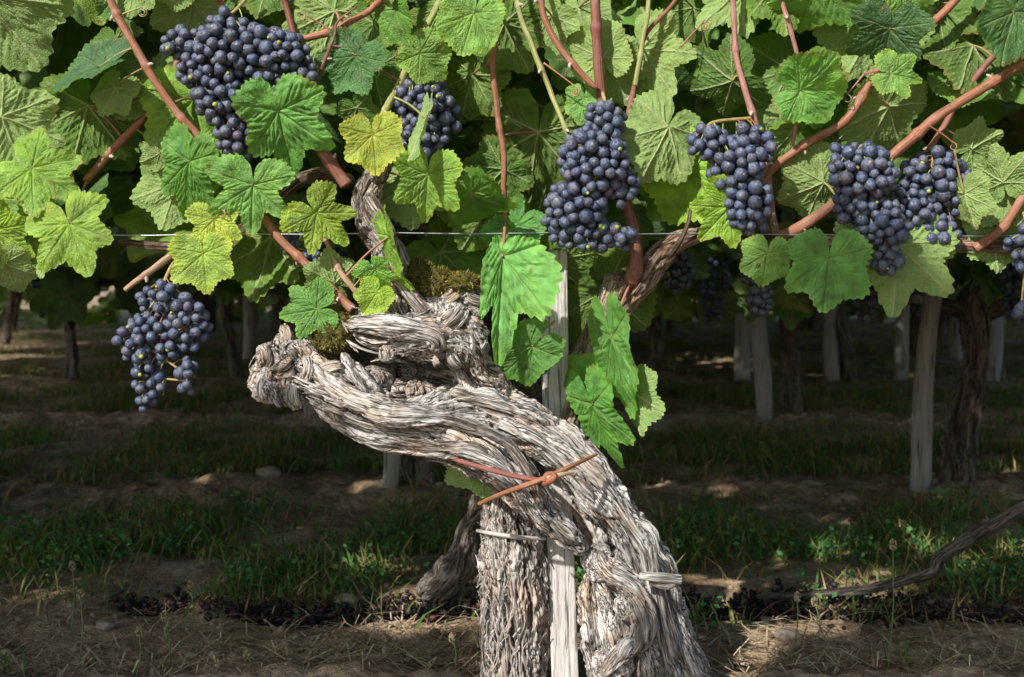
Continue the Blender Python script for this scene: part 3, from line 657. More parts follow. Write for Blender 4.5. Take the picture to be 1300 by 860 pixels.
# shaggy second stem on the left
A = Acc()
strand(A, [(652, 940, .03, 40), (655, 860, .03, 37), (655, 780, .03, 38), (650, 700, .03, 39), (646, 640, .03, 36), (652, 590, .02, 32)], 70, .0075, tw=1., lob=.6, cell=.8, fine=1.6)
for k in range(120):   # peeling strips of bark
    r_ = np.random.default_rng(900 + k); th = r_.uniform(-2.1, 2.1); y0 = r_.uniform(625, 930); ln = r_.uniform(18, 90); rr = 39; sg = r_.choice([-1, 1])
    lift = r_.uniform(2, 10); C = []
    for u in np.linspace(0, 1, 9):
        t2 = th + .12 * math.sin(u * 5 + k); q = rr + 1 + lift * max(0, (u - .55) * 2.2) ** 2
        C.append([*P(652 + math.sin(t2) * q + r_.normal(0, 1), y0 + sg * ln * u, .03 - math.cos(t2) * q / 1000), r_.uniform(1.2, 2.6) * (1 - .6 * u) / 1000])
    Q = smooth(C, 22); V, Fc, S, TH, RR = tube(Q[:, :3], np.maximum(Q[:, 3], .0004), 7)
    A.add(V, Fc, h=.65 + .3 * r_.random(), fib=np.stack([S + k, RR * np.cos(TH), RR * np.sin(TH)], 1))
vpart('side_stem', A.mesh('side_stem', [M_SHAG]))['label'] = 'straight shaggy-barked second stem'

# upright old arm that carries the left canes
A = Acc()
strand(A, [(530, 420, .0, 22), (508, 395, .0, 24), (498, 350, .0, 24), (490, 315, .0, 24), (468, 285, .005, 21), (462, 250, .01, 17), (478, 215, .01, 13)], 80, .006, tw=3., lob=.8)
strand(A, [(505, 350, -.018, 10), (498, 310, -.02, 10), (482, 275, -.01, 9), (466, 245, -.01, 8)], 81, .003, tw=3.)
strand(A, [(478, 235, .0, 13), (483, 210, .0, 13), (486, 190, .0, 9)], 82, .005, tw=3.)
vpart('upright_arm', A.mesh('upright_arm', [M_SHAG]))
A = Acc()
strand(A, [(548, 408, -.03, 10), (530, 385, -.03, 9), (512, 362, -.028, 8), (498, 345, -.025, 9), (492, 325, -.02, 6)], 83, .003, tw=4., step=.0014)
vpart('spur', A.mesh('spur', [M_SHAG]))
# right arm
A = Acc()
strand(A, [(705, 560, .05, 22), (728, 510, .06, 24), (742, 470, .055, 23), (760, 425, .045, 19), (778, 385, .035, 17), (792, 348, .03, 16)], 90, .005, tw=4.)
strand(A, [(760, 420, .04, 12), (785, 392, .035, 13), (812, 362, .03, 13), (834, 332, .03, 13), (858, 310, .025, 11), (888, 299, .02, 9), (930, 296, .02, 7), (985, 300, .015, 8)], 91, .0045, tw=5.)
strand(A, [(850, 325, .015, 4), (862, 308, .0, 4), (873, 285, -.005, 3), (877, 264, -.005, 2)], 92, .001, step=.0013)
vpart('right_arm', A.mesh('right_arm', [M_ARM]))['label'] = 'brown fibrous arm rising right of the post'
# left old cane laid on the wire
A = Acc()
strand(A, [(450, 232, .03, 10), (400, 222, .035, 9), (365, 240, .035, 9), (335, 268, .03, 8), (300, 295, .02, 7), (245, 312, .01, 6), (195, 312, .005, 6), (150, 306, .0, 5)], 93, .0018, tw=4., step=.0016)
vpart('old_cane', A.mesh('old_cane', [M_ARM])); A = Acc()
strand(A, [(940, 306, .03, 7), (1010, 303, .03, 9), (1080, 308, .025, 10), (1150, 312, .02, 11), (1200, 311, .02, 10), (1300, 314, .02, 8), (1420, 316, .02, 8)], 94, .0018, tw=4., step=.0016)
vpart('old_cane', A.mesh('old_cane', [M_ARM]))

# moss cushions
def moss(name, lumps, seed):
    acc = Acc(); r_ = np.random.default_rng(seed)
    for (a, b, Y, rx, ry, rz) in lumps:
        c = P(a, b, Y); rad = np.array([rx, rz, ry]) / 1000; V = IC4[0] * rad; V = V * (1 + .22 * fbm(IC4[0] * 3 + a, 3))[:, None] + c
        acc.add(V, [IC4[1]], lc=(.075, .07, .02, 1))
        n = int(rx * ry * 6); d = r_.normal(size=(n, 3)); d /= np.linalg.norm(d, axis=1)[:, None]; bump_ = (1 + .22 * fbm(d * 3 + a, 3))[:, None]
        p = c + d * rad * bump_; tdir = d + r_.normal(0, .5, (n, 3)); tdir /= np.linalg.norm(tdir, axis=1)[:, None]; L_ = r_.uniform(.002, .006, n)[:, None]
        s = np.cross(tdir, r_.normal(size=(n, 3))); s /= np.linalg.norm(s, axis=1)[:, None]; s *= .0007
        V = np.stack([p - s, p + s, p + tdir * L_], 1).reshape(-1, 3)
        col = np.array([(.16, .15, .03), (.22, .19, .04), (.09, .09, .02), (.13, .08, .03)])[r_.integers(0, 4, n)] * r_.uniform(.6, 1.3, (n, 1))
        acc.add(V, [np.arange(n)[:, None] * 3 + np.arange(3)], lc=np.repeat(np.concatenate([col, np.ones((n, 1))], 1), 3, 0))
    o = vpart(name, acc.mesh(name, [M_MOSS])); o['kind'] = 'stuff'
moss('moss', [(530, 350, -.005, 22, 20, 18), (556, 362, -.012, 24, 20, 18), (588, 360, -.02, 20, 13, 16), (545, 385, -.012, 20, 14, 14), (520, 374, -.01, 16, 16, 14)], 5)
moss('moss', [(425, 424, -.012, 24, 26, 22), (404, 440, -.008, 18, 22, 18), (446, 412, -.0, 20, 18, 18)], 6)

# ------------------------------------------------------------------ canes (shoots)
CC = dict(r=(.26, .105, .055), o=(.34, .17, .075), k=(.19, .07, .045), p=(.33, .15, .12), v=(.27, .27, .09), w=(.30, .185, .11), s=(.10, .045, .03))
SHOOTS = []
def shoot(pts, col='r', node=75, r_=None, name='cane'):
    """pts: (px, py, Y, r mm)"""
    pts = list(pts)
    if name == 'cane':                                  # canes that leave the picture go on growing
        for e0, e1, at in ((0, 1, 0), (-1, -2, len(pts))):
            a, b = pts[e0], pts[e1]
            if a[1] < -20: k_ = 260 / math.hypot(a[0] - b[0], a[1] - b[1]); pts.insert(at if e0 == 0 else len(pts), (a[0] + (a[0] - b[0]) * k_ * .7, a[1] + (a[1] - b[1]) * k_, a[2] + .06, a[3] * .8))
    A_ = np.array([[*P(a, b, c), d / 1000] for a, b, c, d in pts]); Ls = np.linalg.norm(np.diff(A_[:, :3], axis=0), axis=1).sum(); n = max(20, int(Ls / .0025))
    Q = smooth(A_, n); C = Q[:, :3]; s = np.linspace(0, Ls, n); r = Q[:, 3].copy(); ph = rng.uniform(0, node) / 1000
    nd = ((s + ph) % (node / 1000)); nd = np.minimum(nd, node / 1000 - nd); r *= 1 + .24 * np.exp(-(nd / .005) ** 2) + .09 * pn(C * 60) - .10 * np.clip(s / max(Ls, .01), 0, 1)
    C = C + .0016 * np.stack([pn(C * 25 + 3), pn(C * 25 + 9), pn(C * 25 + 15)], 1)
    V, Fc, S, TH, RR = tube(C, r, 14); acc = Acc()
    c2 = np.array(CC[col]); acc.add(V, Fc, lc=(*c2, 1), fib=np.stack([S + pts[0][0], RR * np.cos(TH), RR * np.sin(TH)], 1))
    Tn, Nn, Bn = frames(C)
    for kk in np.arange(-ph % (node / 1000), Ls, node / 1000):       # buds and leaf scars at the nodes
        i = min(n - 2, int(kk / Ls * n)); a = rng.uniform(0, 6.28); d = Nn[i] * math.cos(a) + Bn[i] * math.sin(a)
        C2 = np.array([C[i] + d * r[i] * .5, C[i] + d * (r[i] + .002) + Tn[i] * .001, C[i] + d * (r[i] + .005) + Tn[i] * .003]); V, Fc, S, TH, RR = tube(smooth(C2, 6), np.array([.0028, .0030, .0026, .0022, .0016, .0008]) * min(1, r[i] / .004), 7)
        acc.add(V, Fc, lc=(.42, .34, .28, 1), fib=V)
    o = vpart(name, acc.mesh(name, [M_CANE])); SHOOTS.append((o, C, r)); return o
shoot([(120, -60, -.02, 5.0), (140, 0, -.02, 5.2), (160, 40, -.02, 5.4), (215, 130, -.018, 5.4), (285, 213, -.01, 5.6), (345, 290, .0, 5.8), (400, 348, -.01, 6.2), (448, 393, -.02, 6.8)], 'r')
shoot([(108, 230, .02, 5), (150, 182, .02, 5.5), (190, 140, .02, 4.5), (215, 100, .03, 4), (240, 40, .04, 4), (250, -50, .05, 4)], 'r')
shoot([(244, 308, -.01, 4.2), (222, 322, -.015, 5), (190, 345, -.02, 4.2), (160, 368, -.02, 3.6)], 'w', 55)
shoot([(-40, 190, .0, 5), (0, 212, .0, 5), (20, 235, .0, 5), (30, 248, .0, 4), (5, 300, .01, 4)], 'r')
shoot([(440, 236, .0, 8), (425, 215, .0, 8), (402, 180, .0, 8), (395, 162, .0, 7), (388, 120, .01, 5), (376, 60, .02, 4.6), (362, 0, .02, 4.6), (355, -60, .02, 4)], 'k')
shoot([(372, 54, .0, 4.4), (410, 43, -.005, 4.6), (440, 30, -.005, 4.4), (475, 8, .0, 4), (500, -30, .0, 4)], 'r')
shoot([(395, 125, .0, 2.6), (412, 80, -.01, 2.4), (425, 45, -.015, 1.8), (428, 28, -.015, 1.5), (452, 8, -.015, 1.2)], 'k', 60)
shoot([(470, 225, .02, 4), (482, 160, .01, 5), (510, 100, .0, 5), (540, 40, .0, 4.6), (562, -10, .0, 4.4), (580, -70, .0, 4)], 'v')
shoot([(268, -30, -.01, 4), (278, 0, -.01, 4.4), (290, 20, .0, 4.4)], 'r')
shoot([(650, -40, .0, 3.6), (655, 0, .0, 3.6), (682, 75, -.01, 3.8), (700, 120, -.01, 3.4), (718, 162, -.02, 3.2), (722, 175, -.02, 2.4)], 'v', 85)
shoot([(678, -50, .0, 4), (686, 0, -.01, 4.2), (695, 32, -.012, 4.4), (722, 75, -.012, 4.4), (750, 107, -.012, 4.6), (757, 112, -.01, 4)], 'r', 90)
shoot([(752, -60, .0, 6.4), (756, 0, .0, 6.6), (758, 60, .0, 6.8), (762, 110, .0, 7.2), (772, 160, .01, 7), (788, 230, .02, 7), (802, 285, .02, 8), (808, 330, .015, 10), (800, 360, .02, 11)], 'k', 105)
shoot([(872, -40, .02, 3), (858, 0, .02, 3), (820, 45, .02, 3), (808, 100, .02, 4), (797, 150, .02, 4), (795, 200, .02, 4), (797, 255, .03, 4)], 'k', 80)
shoot([(830, -40, .01, 3.4), (824, 0, .01, 3.4), (816, 55, .01, 3.4), (806, 110, .01, 3.6)], 'v', 80)
shoot([(928, -40, -.01, 3.8), (931, 0, -.01, 3.8), (935, 70, -.012, 3.8), (957, 150, -.012, 4.4), (972, 200, .02, 4.4), (980, 270, .02, 4.6), (985, 300, .01, 5)], 'p', 78)
shoot([(985, -40, .0, 3), (992, 0, .0, 3), (1012, 70, .0, 3), (1014, 110, .0, 3), (1006, 185, .01, 3.2)], 'p', 60)
shoot([(1245, -50, .0, 5.4), (1213, 0, .0, 5.4), (1160, 50, .0, 5.6), (1112, 92, .0, 5.8), (1075, 152, .0, 5.8), (1020, 185, .01, 5.8), (975, 222, .02, 5.4), (965, 250, .02, 5)], 'r', 95)
shoot([(1360, 35, -.02, 5.6), (1300, 80, -.02, 5.8), (1200, 142, -.02, 6.4), (1120, 208, -.015, 6.8), (1060, 258, .0, 7.4), (1010, 292, .005, 8), (985, 300, .01, 8)], 'r', 110)
shoot([(1290, 45, .01, 4), (1255, 80, .01, 4.2), (1215, 130, .01, 4.4), (1180, 192, .01, 4.2)], 'k', 90)
shoot([(1340, 190, -.01, 5.6), (1300, 248, -.01, 5.6), (1270, 292, -.005, 6), (1238, 316, .0, 7)], 'r', 70)
shoot([(630, 30, .0, 3.6), (626, 80, .0, 4), (632, 150, .0, 4), (640, 200, .0, 4), (640, 262, .01, 4), (645, 300, .03, 4)], 'r', 85)
shoot([(600, -40, .0, 3.4), (632, 5, .0, 3.4), (630, 40, .0, 3.6)], 'o', 85)
shoot([(617, 170, .08, 3.4), (620, 210, .08, 3.6), (615, 300, .08, 3.6)], 'k', 85)
shoot([(412, 300, .0, 3), (428, 338, -.01, 4), (448, 365, -.015, 4), (466, 392, -.01, 4)], 'w', 60)
shoot([(495, 270, .12, 5), (560, 300, .12, 5), (610, 330, .12, 5), (680, 400, .1, 5)], 's', 90)
shoot([(1122, -40, .02, 4), (1124, 0, .02, 4), (1122, 50, .03, 4)], 'v', 60)

def tendril(x0, y0, dx, dy, Y, turns, col):
    pts = [(x0 + dx * u, y0 + dy * u, Y, 1.2 - .4 * u) for u in np.linspace(0, 1, 6)]
    for k in range(turns * 8): a = k * .785; q = 7 * (1 - k / (turns * 9)); pts.append((x0 + dx + q * math.sin(a), y0 + dy + q * (1 - math.cos(a)) + k * .5, Y - .006 * math.sin(a), .7))
    shoot(pts, col, 500, name='tendril')
for a in ((420, 38, -38, -22, -.01, 1, 'r'), (690, 80, 40, 30, -.02, 2, 'o'), (865, 60, 30, -35, .0, 2, 'r'), (1100, 90, -25, 30, -.01, 1, 'p'), (150, 20, 30, -12, -.02, 2, 'v'), (560, 60, 26, -30, -.01, 2, 'v'), (1180, 160, 30, 20, -.03, 1, 'r'), (300, 240, -20, 26, -.03, 1, 'o')): tendril(*a)

# ------------------------------------------------------------------ leaves of the old vine: (junction x, y, tip x, y, Y, kind, sinus, pitch, roll, fold, droop)
LV = """-22,-8,32,80,-.03,u,.2,0,10,.15,.2|2,148,78,176,-.03,u,.3,0,0,.1,.1|112,134,92,213,.01,m,.3,0,0,.1,.1|147,110,126,146,-.01,u,.3,0,10,.25,.2
146,54,150,103,.01,m,.7,0,0,.1,0|128,84,52,93,-.02,d,.3,0,62,.2,.3|192,126,205,62,.02,u,.2,0,0,.1,.1|172,-28,163,24,-.01,u,.2,0,0,.1,.1|152,-12,124,22,.02,g,.3,0,0,.2,.1
244,4,190,32,.02,u,.3,0,-20,.2,.2|220,-25,218,12,.0,u,.1,0,0,.1,.1|246,126,262,212,.02,l,.3,0,-10,.15,.1|240,205,224,285,-.02,b,.6,0,5,.15,.2,.62,.55|225,232,205,292,.01,u,.3,0,0,.1,.1
202,196,183,204,.0,u,.2,0,0,.1,.1|321,235,316,300,-.03,b,.85,-5,0,.1,.2|353,141,366,229,-.045,b,.45,-5,5,.25,.35,.9,.72|473,171,478,222,-.04,y,.35,0,0,.1,.1
402,270,442,313,-.04,l,.85,-5,0,.1,.1|272,279,277,324,-.03,y,.45,0,0,.1,.1|258,322,263,374,-.035,l,.2,0,0,.05,.1|88,284,112,350,-.05,l,.5,0,0,.1,.15
40,214,96,248,-.04,l,.5,0,-15,.2,.2|-12,250,26,300,-.02,b,.2,0,0,.1,.1|-8,292,42,328,-.03,l,.4,0,0,.2,.1|4,335,16,379,-.02,u,.3,0,0,.1,.1|55,312,58,352,-.01,u,.4,0,0,.1,.1
36,246,72,272,.0,l,.3,0,0,.1,.1|60,185,38,246,.02,u,.2,0,0,.1,.1|425,14,402,94,.03,u,.2,0,0,.1,.1|452,-14,493,42,.0,u,.2,0,55,.3,.3|452,71,422,118,-.01,d,.2,0,0,.2,.1|474,30,462,82,.015,m,.2,0,20,.2,.1
502,12,512,63,-.01,g,.3,0,45,.3,.1|533,68,562,100,-.02,b,.35,-10,0,.15,.3|602,16,586,70,-.03,b,.1,0,0,.1,.2|453,137,470,166,.0,m,.3,0,0,.1,.1|474,88,486,136,.015,m,.3,0,0,.1,.1
482,-22,492,13,-.01,l,.3,0,0,.1,.1|543,222,537,285,-.04,l,.5,-15,5,.35,.45,.95,.85|598,246,616,300,-.03,g,.2,-25,20,.3,.6|656,286,622,334,.012,g,.2,0,0,.2,.2,.8,.8|638,326,630,464,-.055,b,1.25,0,0,.2,.1,.84,.26
676,440,630,488,-.035,g,.25,-15,-10,.2,.4,.7,.6|744,478,708,480,.0,g,.2,0,20,.3,.4|776,428,802,530,-.02,g,.2,0,20,.35,.2,.42,.3|752,514,786,598,-.02,g,.4,0,20,.35,.3,.5,.45|802,496,817,553,-.005,u,.2,0,50,.2,.2
613,600,556,577,-.0,u,.3,0,0,.2,.2,.6,.6|742,355,733,462,.09,m,.2,0,0,.1,.1,.7,.7|770,368,822,416,.07,m,.1,0,0,.1,.1|683,168,668,262,.07,m,.3,0,0,.1,.1|706,190,682,282,.09,m,.2,0,0,.1,.1
765,74,748,20,.02,u,.1,0,0,.2,.1|735,10,748,66,.05,u,.2,0,0,.1,.1|815,62,856,122,.04,u,.4,0,0,.1,.1|945,-16,884,32,.02,u,.4,0,0,.15,.1|741,125,735,158,.01,b,.2,0,0,.1,.1
772,82,800,132,.03,u,.3,0,0,.1,.1|849,161,812,228,.0,u,.1,0,0,.1,.1|884,214,842,282,.03,l,.3,-15,10,.3,.3|926,264,888,306,-.03,l,.4,0,0,.1,.1|930,103,882,130,.0,m,.4,25,0,.3,.4
1003,90,968,168,.04,m,.3,0,0,.1,.1|1016,114,1080,118,-.03,b,.1,0,30,.3,.3|1040,-32,1024,44,-.02,b,.2,-10,0,.1,.3|985,-20,992,48,.02,m,.3,0,0,.1,.1|1120,22,1074,98,.03,u,.1,0,0,.1,.1
1130,36,1120,84,-.03,d,.4,-40,10,.3,.7|1131,94,1172,102,-.04,b,.4,0,0,.2,.2|1128,135,1108,212,.02,u,.2,0,0,.1,.1|1146,-34,1148,29,-.01,b,.2,0,0,.1,.2|1287,15,1268,84,-.03,d,.2,-5,0,.15,.2
1236,58,1204,122,.03,m,.3,0,0,.1,.1|1213,98,1250,134,.02,m,.2,0,0,.1,.1|1233,190,1272,168,.02,u,.2,0,0,.1,.1|1273,232,1262,182,-.01,u,.4,0,-20,.2,.1|1278,238,1246,284,.01,u,.3,0,0,.1,.1
1046,232,988,256,.02,u,.2,0,0,.2,.1|1020,150,1040,212,.04,u,.2,0,0,.1,.1|1052,328,1046,397,-.05,b,.3,-5,5,.15,.2|1140,312,1132,404,-.02,u,.4,0,0,.15,.1|1150,310,1182,366,.0,l,.4,0,0,.1,.1
974,322,968,366,-.04,b,.3,0,0,.1,.1|1224,246,1240,291,-.03,u,.3,0,50,.3,.1|1262,288,1268,346,.02,u,.3,0,0,.1,.1|402,393,352,402,-.03,b,.45,0,10,.15,.1|425,360,386,338,-.01,u,.3,0,0,.2,.1
478,372,462,398,-.05,l,.2,0,0,.1,.2|476,342,492,374,-.05,b,.4,0,25,.3,.2|494,300,512,371,-.04,l,.2,0,62,.3,.1|345,300,334,384,.1,m,.2,0,20,.1,.1|522,228,526,292,.05,u,.3,0,0,.1,.1
540,150,544,213,-.06,u,.1,0,40,.3,.1,.25,.22|18,-25,60,12,.0,u,.3,0,0,.1,.1|300,-30,322,18,.03,g,.3,0,0,.1,.1|340,-25,332,30,.04,m,.3,0,0,.1,.1|622,262,588,318,.04,m,.3,0,0,.1,.1
640,30,672,92,.03,m,.3,0,0,.1,.1|700,20,668,58,.03,u,.3,0,0,.1,.1|600,95,575,150,.06,m,.2,0,0,.1,.1|1190,10,1200,70,.04,m,.3,0,0,.1,.1
1060,185,1105,245,.05,m,.2,0,0,.1,.1|880,10,850,50,.06,m,.2,0,0,.1,.1|560,10,540,55,.04,m,.3,0,0,.1,.1|375,345,410,300,.08,m,.2,0,0,.1,.1
905,90,890,120,.08,m,.2,0,0,.1,.1|640,215,600,255,.06,m,.3,0,0,.1,.1|700,330,690,400,.06,m,.3,0,0,.1,.1|560,320,610,370,.1,m,.2,0,0,.1,.1"""
SH_C = [s[1][2:-2] for s in SHOOTS]
nleaf = 0
for ent in LV.replace('\n', '|').split('|'):
    f = ent.split(','); sl2, sr2 = (float(f[11]), float(f[12])) if len(f) > 11 else (1., 1.); f = f[:11]; jx, jy, tx, ty, Y = map(float, f[:5]); kind = f[5]; sin_, pitch, roll, fold, droop = map(float, f[6:])
    nleaf += 1; r_ = np.random.default_rng(nleaf * 7 + 1)
    under = kind in 'um'; j, tp = P(jx, jy, Y), P(tx, ty, Y + r_.uniform(-.01, .01)); jit = 22 if under else 10; pitch += r_.uniform(-jit, jit); roll += r_.uniform(-jit, jit); Ln, M3 = leaf_frame(j, tp, under, pitch, roll)
    Ln /= max(.55, math.cos(R(pitch))) * (1 - .12 * droop)
    b = hi(sin_, int(r_.integers(0, 6))); sl2 *= r_.uniform(.86, 1.08); sr2 *= r_.uniform(.86, 1.08); V = deform(b, Ln, fold, r_.uniform(-.2, .08), droop * (1 if not under else -1) , r_.uniform(.03, .085), 1.0, nleaf, 0, sl2, sr2)
    if r_.random() < .5: V[:, 0] *= 1.0
    W = V @ np.array(M3).T
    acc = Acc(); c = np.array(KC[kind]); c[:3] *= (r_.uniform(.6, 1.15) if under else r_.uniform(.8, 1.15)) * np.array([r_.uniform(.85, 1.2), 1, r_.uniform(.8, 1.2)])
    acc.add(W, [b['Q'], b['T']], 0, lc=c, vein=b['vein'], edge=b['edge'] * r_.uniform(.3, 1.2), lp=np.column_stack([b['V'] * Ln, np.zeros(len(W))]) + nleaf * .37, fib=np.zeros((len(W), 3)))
    # petiole to the nearest cane
    best = None
    for si, C in enumerate(SH_C):
        dd = np.linalg.norm((C - j) * np.array([1, 1, 1.0]), axis=1); i = dd.argmin()
        if best is None or dd[i] < best[0]: best = (dd[i], si, C[i])
    back = M3 @ Vector((0, -1, 0)); q = np.array(best[2]) - j
    if best[0] > .11: q = np.array(back) * .04 + np.array([r_.uniform(-.01, .01), .035, r_.uniform(.0, .03)])
    hook = q * .5 + np.array([0, .004, .004]); C = smooth([np.zeros(3), hook, q], 10); rp = np.linspace(.0012, .0016, 10) * (.6 + Ln * 6)
    Vp, Fp, S, TH, _ = tube(C, rp, 7); pc = [(.34, .12, .11), (.30, .22, .08), (.36, .16, .10), (.28, .26, .08)][int(r_.integers(0, 4))]
    z = np.zeros(len(Vp)); acc.add(Vp, Fp, 1, lc=(*pc, 1), vein=z, edge=z, lp=Vp, fib=np.stack([S, .003 * np.cos(TH), .003 * np.sin(TH)], 1))
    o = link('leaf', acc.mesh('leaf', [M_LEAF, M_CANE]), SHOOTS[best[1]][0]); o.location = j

# remaining foliage of the old vine: behind the leaves above, and unseen growth added overhead to shade the rows
def foliage_mesh(name, pos, size, r_, bases, cols, facing=None, mat=None, spread=1.0, alpha=.14):
    """merged leaves: pos (n,3); facing: mean direction of the leaf normals"""
    acc = Acc(); n = len(pos); bi = r_.integers(0, len(bases), n)
    for k, b in enumerate(bases):
        idx = np.where(bi == k)[0]
        if not len(idx): continue
        m = len(idx); V0 = deform(b, 1.0, .25, -.12, .4, .09, .35, 500 + k)
        nn = np.array(facing if facing is not None else (0, -1, .3)) + r_.normal(0, .55 * spread, (m, 3)); flip = r_.random(m) < .4; nn[flip] *= np.array([-1, -1, -1])
        nn /= np.linalg.norm(nn, axis=1)[:, None]; tp = np.array([0, 0, -1.]) + r_.normal(0, .55, (m, 3)); tp -= nn * (tp * nn).sum(1)[:, None]; tp /= np.linalg.norm(tp, axis=1)[:, None]
        xx = np.cross(tp, nn); M = np.stack([xx, tp, nn], 1); s = size * r_.uniform(.65, 1.2, m)
        V = np.einsum('vk,mkj->mvj', V0, M) * s[:, None, None] + pos[idx][:, None]; nv = len(V0); o = (np.arange(m) * nv)[:, None, None]
        c = np.array(cols)[r_.integers(0, len(cols), m)] * r_.uniform(.7, 1.3, (m, 1)); c4 = np.concatenate([c, np.full((m, 1), alpha)], 1)
        lp = np.concatenate([b['V'], np.zeros((nv, 1))], 1)[None] * s[:, None, None] + r_.uniform(0, 9, (m, 1, 3))
        acc.add(V.reshape(-1, 3), [(b['Q'][None] + o).reshape(-1, 4), (b['T'][None] + o).reshape(-1, 3)], lc=np.repeat(c4, nv, 0), vein=np.tile(b['vein'], m), edge=np.tile(b['edge'] * .5, m), lp=lp.reshape(-1, 3))
    return acc.mesh(name, [mat or M_LEAF_FAR])
r_ = np.random.default_rng(77)
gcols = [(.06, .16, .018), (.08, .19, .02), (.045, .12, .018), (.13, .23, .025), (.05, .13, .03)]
pts = []
GAPS = [(60, 40, 60, 75), (170, 235, 45, 80), (915, 85, 40, 55), (1275, 150, 40, 50), (430, 330, 30, 30), (560, 330, 60, 30), (880, 350, 60, 30)]
while len(pts) < 160:      # behind the drawn leaves, inside the picture
    px, py, Y = r_.uniform(-60, 1360), r_.uniform(-60, 340), r_.uniform(.10, .34)
    lim = 250 + 55 * math.sin(px / 90.) if not 600 < px < 850 else 330
    if py > lim or any(((px - a) / c) ** 2 + ((py - b) / d) ** 2 < 1 for a, b, c, d in GAPS): continue
    pts.append(P(px, py, Y))
inner = np.array(pts)
n = 2200; top = np.stack([r_.uniform(-.78, .78, n), r_.uniform(.02, .36, n), r_.uniform(.93, 3.8, n)], 1)
fo = vpart('foliage', foliage_mesh('foliage', np.concatenate([inner, top]), .078, r_, LO, gcols, mat=M_LEAF)); fo['kind'] = 'stuff'

